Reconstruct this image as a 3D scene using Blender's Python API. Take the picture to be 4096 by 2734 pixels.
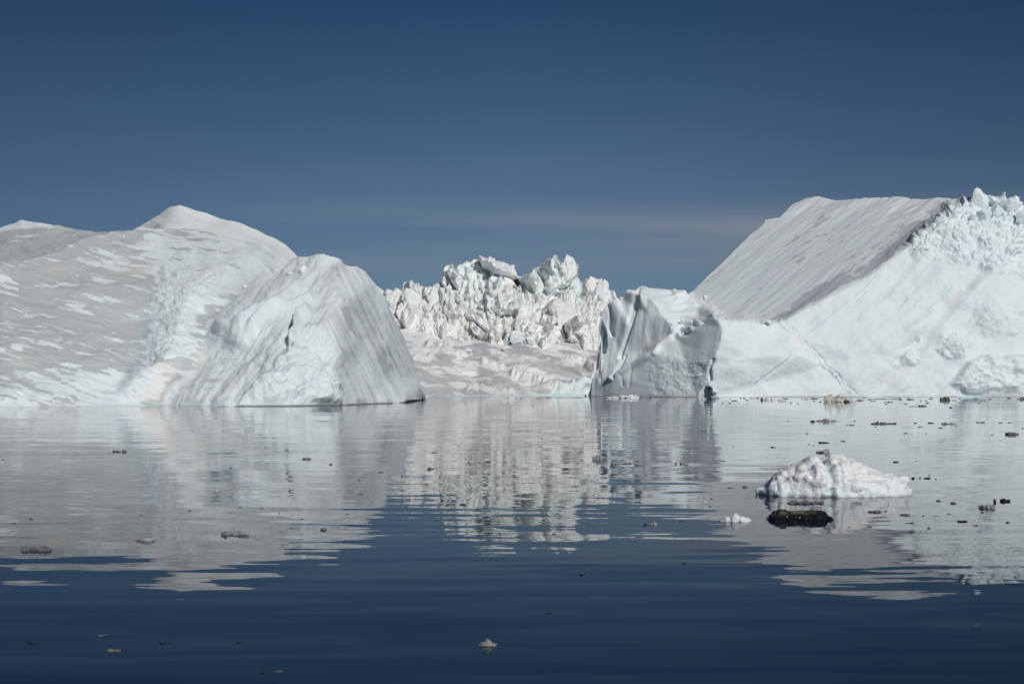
import bpy, math, random
import numpy as np
from mathutils import Vector
from mathutils.geometry import delaunay_2d_cdt

for o in list(bpy.data.objects):
    bpy.data.objects.remove(o)
SC = bpy.context.scene
COL = SC.collection

# ------------------------------------------------------------------ camera, sky, sun, exposure
F, CX, HY, CAMH = 4096 * 50 / 36, 2048.0, 1557.0, 3.0      # focal length and horizon in photo pixels
cam = bpy.data.cameras.new('camera')
cam.lens, cam.sensor_width = 50, 36
cam.shift_y = (HY - 1367) / 4096
cam.clip_start, cam.clip_end = 0.1, 60000
camo = bpy.data.objects.new('camera', cam)
COL.objects.link(camo)
camo.location = (0, 0, CAMH)
camo.rotation_euler = (math.pi / 2, 0, 0)
SC.camera = camo

SUN_AZ, SUN_EL = math.radians(29), math.radians(36)       # to the right of straight behind the camera
SDIR = Vector((math.sin(SUN_AZ) * math.cos(SUN_EL), -math.cos(SUN_AZ) * math.cos(SUN_EL), math.sin(SUN_EL)))
sl = bpy.data.lights.new('sun', 'SUN')
sl.energy, sl.angle, sl.color = 5.0, math.radians(0.5), (1.0, 0.98, 0.945)
slo = bpy.data.objects.new('sun', sl)
COL.objects.link(slo)
slo.location = (60, -60, 80)
slo.rotation_euler = (-SDIR).to_track_quat('-Z', 'Y').to_euler()

SC.view_settings.view_transform = 'Standard'
SC.view_settings.look = 'None'
SC.view_settings.exposure = -0.90
SC.view_settings.gamma = 1
SC.cycles.use_denoising = True
SC.cycles.denoiser = 'OPENIMAGEDENOISE'
SC.cycles.denoising_prefilter = 'ACCURATE'
SC.cycles.sample_clamp_indirect = 4


def N(nt, kind, **kw):
    n = nt.nodes.new(kind)
    for k, v in kw.items():
        if k.startswith('i_'):
            n.inputs[k[2:].replace('_', ' ')].default_value = v
        else:
            setattr(n, k, v)
    return n


def ramp(nt, stops, interp='LINEAR'):
    r = nt.nodes.new('ShaderNodeValToRGB')
    r.color_ramp.interpolation = interp
    e = r.color_ramp.elements
    while len(e) < len(stops):
        e.new(0.5)
    for el, (p, c) in zip(e, stops):
        el.position = p
        el.color = c if len(c) == 4 else (*c, 1)
    return r


def math_node(nt, op, a, b=None, c=None, clamp=False):
    m = nt.nodes.new('ShaderNodeMath')
    m.operation = op
    m.use_clamp = clamp
    for i, v in enumerate((a, b, c)):
        if v is None:
            continue
        if isinstance(v, (int, float)):
            m.inputs[i].default_value = v
        else:
            nt.links.new(v, m.inputs[i])
    return m.outputs[0]


def mixc(nt, fac, a, b, blend='MIX'):
    m = nt.nodes.new('ShaderNodeMix')
    m.data_type = 'RGBA'
    m.blend_type = blend
    for sock, v in ((m.inputs[0], fac), (m.inputs[6], a), (m.inputs[7], b)):
        if isinstance(v, (int, float)):
            sock.default_value = v
        elif isinstance(v, tuple):
            sock.default_value = (*v, 1) if len(v) == 3 else v
        else:
            nt.links.new(v, sock)
    return m.outputs[2]


world = bpy.data.worlds.new('World')
SC.world = world
world.use_nodes = True
wt = world.node_tree
bg = wt.nodes['Background']
sky = N(wt, 'ShaderNodeTexSky', sky_type='NISHITA', sun_disc=False)
sky.sun_elevation, sky.sun_rotation = SUN_EL, math.pi - SUN_AZ
sky.altitude, sky.air_density, sky.dust_density, sky.ozone_density = 0, 0.7, 0.1, 4
tc = N(wt, 'ShaderNodeTexCoord')
sep = N(wt, 'ShaderNodeSeparateXYZ')
wt.links.new(tc.outputs['Generated'], sep.inputs[0])
# a polarised arctic sky: deeper the higher one looks
SKYTINT = [(0.0, (.95, 1.0, 1.05)), (.12, (1.08, 1.14, 1.15)), (.17, (.96, 1.1, 1.08)), (.22, (.75, .95, 1.03)),
           (.27, (.50, .77, .92)), (.32, (.38, .62, .82)), (.5, (.34, .52, .75)), (1.0, (.38, .52, .75))]
el = ramp(wt, SKYTINT)
wt.links.new(sep.outputs['Z'], el.inputs[0])
tint = mixc(wt, 1.0, sky.outputs[0], el.outputs[0], 'MULTIPLY')
az = ramp(wt, [(0, (.72, .74, .78)), (.16, (.72, .74, .78)), (.34, (.86, .88, .9)), (.5, (1, 1, 1)), (.62, (.98, .98, .98)), (.84, (.78, .8, .84)), (1, (.78, .8, .84))])
wt.links.new(math_node(wt, 'MULTIPLY_ADD', sep.outputs['X'], 1.0, .5), az.inputs[0])
tint = mixc(wt, 1.0, tint, az.outputs[0], 'MULTIPLY')
# thin veils of cirrus low over the horizon
mp = N(wt, 'ShaderNodeMapping')
mp.inputs['Scale'].default_value = (2.2, 2.2, 34)
mp.inputs['Rotation'].default_value = (0, math.radians(.6), 0)
wt.links.new(tc.outputs['Generated'], mp.inputs[0])
cn = N(wt, 'ShaderNodeTexNoise', i_Scale=1.0, i_Detail=3.0, i_Roughness=.5)
wt.links.new(mp.outputs[0], cn.inputs['Vector'])
band = ramp(wt, [(0, (0, 0, 0)), (.075, (.0, .0, .0)), (.092, (.75, .75, .75)), (.112, (1, 1, 1)), (.135, (.12, .12, .12)), (.17, (0, 0, 0))], 'EASE')
wt.links.new(sep.outputs['Z'], band.inputs[0])
xr = N(wt, 'ShaderNodeMapRange', interpolation_type='SMOOTHSTEP')
xr.inputs['From Min'].default_value, xr.inputs['From Max'].default_value = -.27, -.05
wt.links.new(sep.outputs['X'], xr.inputs['Value'])
cl = N(wt, 'ShaderNodeMapRange', interpolation_type='SMOOTHSTEP')
cl.inputs['From Min'].default_value, cl.inputs['From Max'].default_value = .26, .60
wt.links.new(cn.outputs['Fac'], cl.inputs['Value'])
cf = math_node(wt, 'MULTIPLY', band.outputs[0], cl.outputs[0])
cf = math_node(wt, 'MULTIPLY', cf, xr.outputs[0])
cf = math_node(wt, 'MULTIPLY', cf, .88)
skyc = mixc(wt, cf, tint, (6.5, 7.7, 9.3))
wt.links.new(skyc, bg.inputs[0])
bg.inputs[1].default_value = 0.0565

# ------------------------------------------------------------------ numbers: noise, interpolation, projection
_rs = np.random.RandomState(7)
_P = np.concatenate([_rs.permutation(256)] * 3).astype(np.int64)
_G = _rs.randn(256, 3)
_G /= np.linalg.norm(_G, axis=1)[:, None]


def perlin(x, y, z):
    x, y, z = np.broadcast_arrays(np.asarray(x, float), np.asarray(y, float), np.asarray(z, float))
    xi, yi, zi = np.floor(x).astype(np.int64), np.floor(y).astype(np.int64), np.floor(z).astype(np.int64)
    xf, yf, zf = x - xi, y - yi, z - zi
    u, v, w = (t * t * t * (t * (t * 6 - 15) + 10) for t in (xf, yf, zf))
    xi &= 255; yi &= 255; zi &= 255

    def g(i, j, k):
        h = _P[_P[_P[(xi + i) & 255] + ((yi + j) & 255)] + ((zi + k) & 255)]
        q = _G[h]
        return q[..., 0] * (xf - i) + q[..., 1] * (yf - j) + q[..., 2] * (zf - k)
    a = g(0, 0, 0) * (1 - u) + g(1, 0, 0) * u
    b = g(0, 1, 0) * (1 - u) + g(1, 1, 0) * u
    c = g(0, 0, 1) * (1 - u) + g(1, 0, 1) * u
    d = g(0, 1, 1) * (1 - u) + g(1, 1, 1) * u
    return ((a * (1 - v) + b * v) * (1 - w) + (c * (1 - v) + d * v) * w) * 1.6


def fbm(x, y, z=0.0, oct=4, gain=.5, ridged=False):
    s, a, f = 0, 1, 1
    for k in range(oct):
        n = perlin(np.asarray(x) * f + 17.3 * k, np.asarray(y) * f + 5.1 * k, np.asarray(z) * f + 9.7 * k)
        s = s + a * ((1 - 2 * np.abs(n)) if ridged else n)
        a *= gain
        f *= 2.03
    return s


def aniso(px, py, ang, lu, lv):
    """coordinates along / across a direction given in degrees (down the page is positive)"""
    c, s = math.cos(math.radians(ang)), math.sin(math.radians(ang))
    return (px * c + py * s) / lu, (-px * s + py * c) / lv


def smooth01(t):
    t = np.clip(t, 0, 1)
    return t * t * (3 - 2 * t)


def polymask(px, py, poly, soft):
    """1 inside the polygon, 0 outside, with a soft border"""
    P = np.array(poly, float)
    inside = np.zeros(px.shape, bool)
    dmin = np.full(px.shape, 1e9)
    for (x0, y0), (x1, y1) in zip(P, np.roll(P, -1, 0)):
        dx, dy = x1 - x0, y1 - y0
        t = np.clip(((px - x0) * dx + (py - y0) * dy) / (dx * dx + dy * dy + 1e-9), 0, 1)
        dmin = np.minimum(dmin, np.hypot(px - x0 - t * dx, py - y0 - t * dy))
        if y0 != y1:
            c = ((y0 > py) != (y1 > py)) & (px < (x1 - x0) * (py - y0) / (y1 - y0) + x0)
            inside ^= c
    sd = np.where(inside, dmin, -dmin)
    return smooth01(.5 + sd / (2 * soft))


def linedist(px, py, pts):
    """distance to a polyline, with side (positive = to the right of its direction, page y down)"""
    d = np.full(px.shape, 1e9)
    side = np.ones(px.shape)
    for (x0, y0), (x1, y1) in zip(pts[:-1], pts[1:]):
        dx, dy = x1 - x0, y1 - y0
        t = np.clip(((px - x0) * dx + (py - y0) * dy) / (dx * dx + dy * dy), 0, 1)
        q = np.hypot(px - x0 - t * dx, py - y0 - t * dy)
        s = np.sign(dx * (py - y0) - dy * (px - x0))
        side = np.where(q < d, s, side)
        d = np.minimum(d, q)
    return d, side


def cells(px, py, n, box, seed, jitter=1.0):
    """nearest and second nearest seed of a scatter: f1, f2 (pixels), id"""
    r = np.random.RandomState(seed)
    sx, sy = r.uniform(box[0], box[2], n), r.uniform(box[1], box[3], n)
    shp = px.shape
    X, Y = px.ravel(), py.ravel()
    f1, f2, idx = np.empty(len(X)), np.empty(len(X)), np.empty(len(X), int)
    for a in range(0, len(X), 20000):
        d = np.hypot(X[a:a + 20000, None] - sx[None], (Y[a:a + 20000, None] - sy[None]) * jitter)
        p = np.argpartition(d, 1, axis=1)[:, :2]
        dd = np.take_along_axis(d, p, 1)
        o = np.argsort(dd, 1)
        dd = np.take_along_axis(dd, o, 1)
        p = np.take_along_axis(p, o, 1)
        f1[a:a + 20000], f2[a:a + 20000], idx[a:a + 20000] = dd[:, 0], dd[:, 1], p[:, 0]
    return f1.reshape(shp), f2.reshape(shp), idx.reshape(shp), sx, sy


def at(px, py, Y):
    return ((px - CX) * Y / F, Y, CAMH + (HY - py) * Y / F)


def wly(Y):
    return HY + F * CAMH / Y


def wlY(py):
    return F * CAMH / (py - HY)


def blur(a, r):
    r = int(r)
    if r < 1:
        return a
    for _ in range(2):
        for ax in (0, 1):
            pad = [(0, 0), (0, 0)]
            pad[ax] = (r + 1, r)
            c = np.cumsum(np.pad(a, pad, mode='edge'), axis=ax)
            n = a.shape[ax]
            hi = np.take(c, np.arange(2 * r + 1, 2 * r + 1 + n), ax)
            lo = np.take(c, np.arange(0, n), ax)
            a = (hi - lo) / (2 * r + 1)
    return a


class Depth:
    """distance of a surface, from hand-set points joined into facets (flat in space) and softened"""

    def __init__(self, pts, creases, box, cell=4, soft=2):
        P = [tuple(p) for p in pts]
        E = []
        for cr in creases:
            i0 = len(P)
            P += [tuple(p) for p in cr]
            E += [(i0 + i, i0 + i + 1) for i in range(len(cr) - 1)]
        res = delaunay_2d_cdt([Vector(p[:2]) for p in P], E, [], 0, 0.01)
        V, T, orig = res[0], res[2], res[3]
        iv = np.zeros(len(V))
        for k, v in enumerate(V):
            if orig[k]:
                iv[k] = 1 / P[orig[k][0]][2]
            else:                                   # crossing of two creases
                d = [(math.hypot(p[0] - v.x, p[1] - v.y), p[2]) for p in P]
                d.sort()
                iv[k] = 1 / d[0][1]
        x0, y0, x1, y1 = box
        nx, ny = int((x1 - x0) / cell) + 2, int((y1 - y0) / cell) + 2
        g = np.full((ny, nx), np.nan)
        for t in T:
            a, b, c = (V[i] for i in t[:3])
            ia, ib, ic = (iv[i] for i in t[:3])
            i0 = max(0, int((min(a.x, b.x, c.x) - x0) / cell)); i1 = min(nx - 1, int((max(a.x, b.x, c.x) - x0) / cell) + 1)
            j0 = max(0, int((min(a.y, b.y, c.y) - y0) / cell)); j1 = min(ny - 1, int((max(a.y, b.y, c.y) - y0) / cell) + 1)
            if i1 < i0 or j1 < j0:
                continue
            X, Y = np.meshgrid(x0 + np.arange(i0, i1 + 1) * cell, y0 + np.arange(j0, j1 + 1) * cell)
            den = (b.y - c.y) * (a.x - c.x) + (c.x - b.x) * (a.y - c.y)
            if abs(den) < 1e-9:
                continue
            l1 = ((b.y - c.y) * (X - c.x) + (c.x - b.x) * (Y - c.y)) / den
            l2 = ((c.y - a.y) * (X - c.x) + (a.x - c.x) * (Y - c.y)) / den
            l3 = 1 - l1 - l2
            ok = (l1 >= -1e-6) & (l2 >= -1e-6) & (l3 >= -1e-6)
            sub = g[j0:j1 + 1, i0:i1 + 1]
            sub[ok] = (l1 * ia + l2 * ib + l3 * ic)[ok]
        for _ in range(4000):                       # carry the rim outwards
            m = np.isnan(g)
            if not m.any():
                break
            p = np.pad(g, 1, constant_values=np.nan)
            st = np.stack([p[:-2, 1:-1], p[2:, 1:-1], p[1:-1, :-2], p[1:-1, 2:]])
            with np.errstate(all='ignore'):
                cnt = (~np.isnan(st)).sum(0)
                av = np.where(cnt > 0, np.nansum(st, 0) / np.maximum(cnt, 1), np.nan)
            g[m] = av[m]
        self.g, self.x0, self.y0, self.cell = blur(g, soft), x0, y0, cell

    def __call__(self, px, py):
        fx = np.clip((px - self.x0) / self.cell, 0, self.g.shape[1] - 1.001)
        fy = np.clip((py - self.y0) / self.cell, 0, self.g.shape[0] - 1.001)
        i, j = fx.astype(int), fy.astype(int)
        u, v = fx - i, fy - j
        g = self.g
        r = (g[j, i] * (1 - u) + g[j, i + 1] * u) * (1 - v) + (g[j + 1, i] * (1 - u) + g[j + 1, i + 1] * u) * v
        return 1 / r


def make_mesh(name, co, faces, mat, attrs=None, smooth=True, parent=None, normals=None, origin=None):
    """one mesh object; faces = (n,3) or (n,4) array; attrs = {name: per-vertex float}"""
    co = np.asarray(co, float)
    used = np.unique(faces)
    remap = np.full(len(co), -1)
    remap[used] = np.arange(len(used))
    co2, f2 = co[used], remap[faces]
    if origin is None:
        origin = (co2[:, 0].mean(), co2[:, 1].mean(), 0.0)
    co2 = co2 - np.array(origin)
    me = bpy.data.meshes.new(name)
    k = f2.shape[1]
    me.vertices.add(len(co2))
    me.vertices.foreach_set('co', co2.astype(np.float32).ravel())
    me.loops.add(f2.size)
    me.loops.foreach_set('vertex_index', f2.astype(np.int32).ravel())
    me.polygons.add(len(f2))
    me.polygons.foreach_set('loop_start', np.arange(0, f2.size, k, dtype=np.int32))
    me.polygons.foreach_set('use_smooth', np.full(len(f2), smooth))
    me.update(calc_edges=True)
    for an, av in (attrs or {}).items():
        a = me.attributes.new(an, 'FLOAT', 'POINT')
        a.data.foreach_set('value', np.asarray(av, np.float32)[used])
    if normals is not None:
        me.normals_split_custom_set_from_vertices(normals[used].tolist())
    me.materials.append(mat)
    o = bpy.data.objects.new(name, me)
    COL.objects.link(o)
    if parent is not None:
        o.parent = parent
        o.location = Vector(origin) - parent.location
    else:
        o.location = origin
    return o


def tag(o, label, cat, group=None, kind=None):
    if label: o['label'] = label
    if cat: o['category'] = cat
    if group: o['group'] = group
    if kind: o['kind'] = kind
    return o


def thing(name, loc, label, cat, group=None):
    o = bpy.data.objects.new(name, None)
    o.empty_display_size = 2
    COL.objects.link(o)
    o.location = loc
    return tag(o, label, cat, group)


def jag(x, amp, lam, seed):
    return amp * fbm(x / lam, x * 0 + seed, 0.5, 4, .6)


def toward(n, front):
    m = n * (1 - front) + np.array((0, -1.0, 0)) * front
    return m / np.linalg.norm(m, axis=-1, keepdims=True)


def relief(top, bot, depth, step, rng, detail, attrf, back, jit=(2.0, 30), seed=1, front=0.0):
    """a berg's surface: front sheet + a back that rounds over and runs down under the water.
    returns coordinates, quads, normals, attrs, pixel positions of each face"""
    x0, x1 = rng
    xs = np.arange(x0, x1 + .1, step)
    T = np.array(top, float)
    B = np.array(bot, float)
    yt = np.interp(xs, T[:, 0], T[:, 1]) + jag(xs, jit[0], jit[1], seed)
    yb = np.interp(xs, B[:, 0], B[:, 1])
    yt = np.minimum(yt, yb - 1)
    nr = int((yb - yt).max() / step) + 2
    v = np.linspace(0, 1, nr)[:, None]
    PX = np.repeat(xs[None], nr, 0)
    PY = yb[None] + (yt - yb)[None] * v
    Y = depth(PX, PY)
    Yb = F * CAMH / (yb - HY)
    Y = Y + (Yb - Y[0])[None] * np.exp(-v * (yb - yt)[None] / 40)      # meets the water exactly
    P = np.stack([(PX - CX) * Y / F, Y, CAMH + (HY - PY) * Y / F], -1)
    # sheet normals
    def nrm(P):
        du = np.gradient(P, axis=1)
        dv = np.gradient(P, axis=0)
        n = np.cross(du, dv)
        return n / (np.linalg.norm(n, axis=-1, keepdims=True) + 1e-12)
    n = nrm(P)
    d = detail(PX, PY, P)
    d = np.where(d > 0, d * smooth01(v * nr / 12.0), d * smooth01(v * nr / 2.0))
    P = P + toward(n, front) * d[..., None]
    P[0, :, 2] = 0.0
    A = attrf(PX, PY, P, n)
    # back: rounds over the top and falls to below the water
    kb = 14
    top_row = P[-1]
    rows = []
    for k in range(1, kb + 1):
        t = k / kb
        r = top_row.copy()
        r[:, 1] += back * t
        r[:, 0] *= 1 + back * t / r[:, 1] * .6
        r[:, 2] = top_row[:, 2] * (1 - t ** 1.7) - 3 * t + (fbm(top_row[:, 0] / 22, t * 3 + 0 * top_row[:, 0], seed, 3) * 2.5 * math.sin(math.pi * t) if k < kb else 0)
        rows.append(r)
    low = []
    for dz in (-4.0, -.8):
        r = P[0].copy(); r[:, 2] = dz; low.append(r)
    G = np.concatenate([np.array(low), P, np.array(rows)], 0)
    nl = len(low)
    R, C = G.shape[:2]
    idx = np.arange(R * C).reshape(R, C)
    q = np.stack([idx[:-1, :-1], idx[:-1, 1:], idx[1:, 1:], idx[1:, :-1]], -1).reshape(-1, 4)
    AN = {}
    for k, a in A.items():
        AN[k] = np.concatenate([np.repeat(a[:1], nl, 0), a, np.repeat(a[-1:], kb, 0)], 0).ravel()
    PXa = np.concatenate([np.repeat(PX[:1], nl, 0), PX, np.repeat(PX[-1:], kb, 0)], 0).ravel()
    PYa = np.concatenate([np.repeat(PY[:1], nl, 0), PY, np.repeat(PY[-1:], kb, 0)], 0).ravel()
    nn = nrm(G).reshape(-1, 3)
    return G.reshape(-1, 3), q, nn, AN, PXa[q].mean(1), PYa[q].mean(1)


def split(parent, res, mat, regions, rest):
    """cut one sheet into parts along pixel regions (natural creases of the ice)"""
    co, q, nn, A, fx, fy = res
    left = np.ones(len(q), bool)
    out = {}
    org = tuple(parent.location)
    for name, poly in regions:
        m = (polymask(fx, fy, poly, .01) > .5) & left
        left &= ~m
        if m.any():
            out[name] = make_mesh(name, co, q[m], mat, A, parent=parent, normals=nn, origin=org)
    out[rest] = make_mesh(rest, co, q[left], mat, A, parent=parent, normals=nn, origin=org)
    return out


# ------------------------------------------------------------------ materials
def ice_mat(name, bare=(.50, .525, .55), snow=(.805, .86, .872), patch=(.03, .03, .09), rough=.55, bump=.25, bscale=1.2, fine=.06, sss=3.0):
    m = bpy.data.materials.new(name)
    m.use_nodes = True
    t = m.node_tree
    b = t.nodes['Principled BSDF']
    tc = N(t, 'ShaderNodeTexCoord')

    def attr(n):
        a = N(t, 'ShaderNodeAttribute', attribute_name=n)
        return a.outputs['Fac']
    mp = N(t, 'ShaderNodeMapping')
    mp.inputs['Scale'].default_value = patch
    t.links.new(tc.outputs['Object'], mp.inputs[0])
    n1 = N(t, 'ShaderNodeTexNoise', i_Scale=1.0, i_Detail=7.0, i_Roughness=.62, i_Distortion=.5)
    t.links.new(mp.outputs[0], n1.inputs['Vector'])
    # snow cover: mask + patchy noise, with crisp borders
    s = math_node(t, 'ADD', attr('snow'), math_node(t, 'MULTIPLY', math_node(t, 'SUBTRACT', n1.outputs['Fac'], .5), math_node(t, 'SUBTRACT', 1.7, attr('calm'))))
    mr = N(t, 'ShaderNodeMapRange', interpolation_type='SMOOTHSTEP')
    mr.inputs['From Min'].default_value, mr.inputs['From Max'].default_value = .42, .58
    t.links.new(s, mr.inputs['Value'])
    n2 = N(t, 'ShaderNodeTexNoise', i_Scale=fine, i_Detail=6.0, i_Roughness=.6)
    t.links.new(tc.outputs['Object'], n2.inputs['Vector'])
    barev = mixc(t, n2.outputs['Fac'], tuple(c * .86 for c in bare), tuple(min(1, c * 1.14) for c in bare))
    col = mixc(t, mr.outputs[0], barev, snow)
    dn = N(t, 'ShaderNodeMapRange')
    dn.inputs['From Min'].default_value, dn.inputs['From Max'].default_value = .35, .65
    t.links.new(n2.outputs['Fac'], dn.inputs['Value'])
    col = mixc(t, math_node(t, 'MULTIPLY', attr('dirt'), math_node(t, 'ADD', math_node(t, 'MULTIPLY', dn.outputs[0], .6), .4)), col, (.83, .765, .695))
    col = mixc(t, attr('aqua'), col, (.60, .80, .83))
    col = mixc(t, attr('grime_shade'), col, (.10, .085, .06))  # dark brown for grime, and for shade painted in at the waterline
    t.links.new(col, b.inputs['Base Color'])
    b.inputs['Roughness'].default_value = rough
    b.inputs['IOR'].default_value = 1.31
    b.inputs['Specular IOR Level'].default_value = .3
    b.inputs['Subsurface Weight'].default_value = .35
    b.inputs['Subsurface Radius'].default_value = (1.0, 1.0, 1.0)
    b.inputs['Subsurface Scale'].default_value = sss
    n3 = N(t, 'ShaderNodeTexNoise', i_Scale=bscale, i_Detail=5.0, i_Roughness=.65)
    t.links.new(tc.outputs['Object'], n3.inputs['Vector'])
    bp = N(t, 'ShaderNodeBump', i_Strength=bump, i_Distance=.4)
    t.links.new(n3.outputs['Fac'], bp.inputs['Height'])
    t.links.new(bp.outputs[0], b.inputs['Normal'])
    return m


MAT_LEFT = ice_mat('left_ice', bare=(.54, .575, .583), patch=(.075, .10, .30), bscale=1.0)
MAT_RIGHT = ice_mat('right_ice', bare=(.56, .58, .605), patch=(.06, .07, .10), bscale=.7)
MAT_FAR = ice_mat('far_ice', bare=(.54, .56, .58), snow=(.86, .875, .87), patch=(.03, .012, .11), bscale=.4, bump=.2, fine=.04)


def simple_mat(name, c0, c1, scale, rough, bump=.4, dist=.05, spec=.5, trans=0.0):
    m = bpy.data.materials.new(name)
    m.use_nodes = True
    t = m.node_tree
    b = t.nodes['Principled BSDF']
    tc = N(t, 'ShaderNodeTexCoord')
    n = N(t, 'ShaderNodeTexNoise', i_Scale=scale, i_Detail=6.0, i_Roughness=.65)
    t.links.new(tc.outputs['Object'], n.inputs['Vector'])
    r = ramp(t, [(.35, c0), (.65, c1)])
    t.links.new(n.outputs['Fac'], r.inputs[0])
    t.links.new(r.outputs[0], b.inputs['Base Color'])
    b.inputs['Roughness'].default_value = rough
    b.inputs['Specular IOR Level'].default_value = spec
    b.inputs['IOR'].default_value = 1.31
    n3 = N(t, 'ShaderNodeTexNoise', i_Scale=scale * 3, i_Detail=5.0, i_Roughness=.65)
    t.links.new(tc.outputs['Object'], n3.inputs['Vector'])
    bp = N(t, 'ShaderNodeBump', i_Strength=bump, i_Distance=dist)
    t.links.new(n3.outputs['Fac'], bp.inputs['Height'])
    t.links.new(bp.outputs[0], b.inputs['Normal'])
    return m


M_WHITE = simple_mat('white_brash', (.60, .62, .63), (.80, .81, .81), 3, .45)
M_PALE = simple_mat('pale_brash', (.20, .203, .205), (.38, .38, .38), 4, .35)
M_GREY = simple_mat('grey_brash', (.09, .09, .092), (.20, .20, .20), 5, .3)
M_DARK = simple_mat('dark_brash', (.012, .013, .014), (.045, .045, .045), 6, .25)
M_DIRTY = simple_mat('dirty_brash', (.36, .31, .25), (.72, .69, .64), 1.2, .6)
M_BROWN = simple_mat('brown_brash', (.05, .036, .02), (.22, .18, .13), 2.0, .6)
M_BLOCK = simple_mat('block_ice', (.74, .79, .80), (.88, .89, .89), .35, .55, .3, .3)


def water_mat():
    m = bpy.data.materials.new('sea_water')
    m.use_nodes = True
    t = m.node_tree
    b = t.nodes['Principled BSDF']
    b.inputs['Base Color'].default_value = (.002, .011, .032, 1)
    b.inputs['Roughness'].default_value = .015
    b.inputs['IOR'].default_value = 1.33
    b.inputs['Specular IOR Level'].default_value = .14
    tc = N(t, 'ShaderNodeTexCoord')

    def layer(sx, sy, amp, detail, rot=0.0, rough=.5, dist=0.0):
        mp = N(t, 'ShaderNodeMapping')
        mp.inputs['Scale'].default_value = (sx, sy, 1)
        mp.inputs['Rotation'].default_value = (0, 0, math.radians(rot))
        t.links.new(tc.outputs['Object'], mp.inputs[0])
        n = N(t, 'ShaderNodeTexNoise', i_Scale=1.0, i_Detail=detail, i_Roughness=rough, i_Distortion=dist)
        t.links.new(mp.outputs[0], n.inputs['Vector'])
        s = N(t, 'ShaderNodeVectorMath', operation='SUBTRACT')
        s.inputs[1].default_value = (.5, .5, .5)
        t.links.new(n.outputs['Color'], s.inputs[0])
        k = N(t, 'ShaderNodeVectorMath', operation='MULTIPLY')
        k.inputs[1].default_value = (amp * .8, amp, 0)
        t.links.new(s.outputs[0], k.inputs[0])
        return k.outputs[0]

    def add(a, c):
        v = N(t, 'ShaderNodeVectorMath', operation='ADD')
        t.links.new(a, v.inputs[0])
        if isinstance(c, tuple):
            v.inputs[1].default_value = c
        else:
            t.links.new(c, v.inputs[1])
        return v.outputs[0]
    swell = layer(.05, .20, .022, 1.0, 4)
    wave = layer(.26, 1.25, .047, 2.0, -3, .45, .4)
    small = layer(1.0, 4.5, .008, 1.0, 2, .5, .3)
    # breaths of air ruffle some lanes and leave others slick
    mp = N(t, 'ShaderNodeMapping')
    mp.inputs['Scale'].default_value = (.02, .055, 1)
    t.links.new(tc.outputs['Object'], mp.inputs[0])
    g = N(t, 'ShaderNodeTexNoise', i_Scale=1.0, i_Detail=3.0)
    t.links.new(mp.outputs[0], g.inputs['Vector'])
    gr = N(t, 'ShaderNodeMapRange')
    gr.inputs['From Min'].default_value, gr.inputs['From Max'].default_value = .35, .65
    gr.inputs['To Min'].default_value, gr.inputs['To Max'].default_value = .4, 1.5
    t.links.new(g.outputs['Fac'], gr.inputs['Value'])
    sc = N(t, 'ShaderNodeVectorMath', operation='SCALE')
    t.links.new(add(wave, small), sc.inputs[0])
    t.links.new(gr.outputs[0], sc.inputs['Scale'])
    nv = add(add(sc.outputs[0], swell), (0, 0, 1))
    nm = N(t, 'ShaderNodeVectorMath', operation='NORMALIZE')
    t.links.new(nv, nm.inputs[0])
    t.links.new(nm.outputs[0], b.inputs['Normal'])
    return m


# ------------------------------------------------------------------ the sea
S = 30000
sea = make_mesh('water', np.array([(-S, -S, 0), (S, -S, 0), (S, S, 0), (-S, S, 0)], float), np.array([[0, 1, 2, 3]]), water_mat(), origin=(0, 0, 0))
tag(sea, 'calm dark blue sea mirroring the icebergs', 'water', kind='structure')

# ------------------------------------------------------------------ left iceberg
LB_root = thing('iceberg', (-40, 300, 0), 'huge rounded grey and white iceberg filling the left side with a striped steep nose', 'iceberg')
lb_top = [(-700, 1250), (-300, 1100), (-100, 1060), (0, 1047), (133, 1035), (206, 1010), (267, 989), (303, 968), (363, 944), (448, 915), (503, 909), (554, 906),
          (654, 904), (715, 909), (781, 920), (848, 935), (896, 944), (969, 962), (1040, 975), (1091, 986), (1125, 1017), (1153, 1038), (1196, 1030), (1225, 1029),
          (1254, 1019), (1297, 1018), (1345, 1026), (1364, 1036), (1371, 1053), (1388, 1060), (1426, 1072), (1459, 1093), (1498, 1134), (1526, 1172),
          (1555, 1227), (1579, 1280), (1617, 1352), (1629, 1400), (1646, 1433), (1660, 1481), (1670, 1519), (1684, 1557), (1687, 1576), (1688, 1598)]
lb_bot = [(-700, 1629), (0, 1627), (145, 1626), (472, 1622.5), (636, 1622), (900, 1625), (1158, 1624), (1359, 1621), (1440, 1617.5), (1474, 1616), (1550, 1613.5),
          (1617, 1610), (1629, 1607), (1680, 1600), (1688, 1599)]
V2 = [(1125, 1060), (1030, 1112), (940, 1190), (830, 1283), (824, 1392), (775, 1471), (666, 1537), (633, 1620)]
SPINE = [(1297, 1024), (1359, 1050), (1297, 1093), (1350, 1156), (1378, 1203), (1359, 1237), (1292, 1304), (1330, 1366), (1350, 1409), (1340, 1457), (1350, 1524), (1359, 1621)]
pts = [(x, y, wlY(y)) for x, y in lb_bot]
pts += [(-700, 1250, 330), (-300, 1100, 325), (0, 1047, 318), (206, 1010, 335), (303, 968, 350), (448, 915, 368), (554, 906, 376), (715, 909, 380), (848, 935, 374), (969, 962, 366),
        (1091, 986, 356), (1153, 1036, 345), (0, 1300, 276), (250, 1250, 292), (300, 1450, 268), (600, 980, 362),
        (700, 1020, 352), (860, 1010, 352), (990, 1040, 348), (820, 1100, 332), (1030, 1060, 345)]
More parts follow.
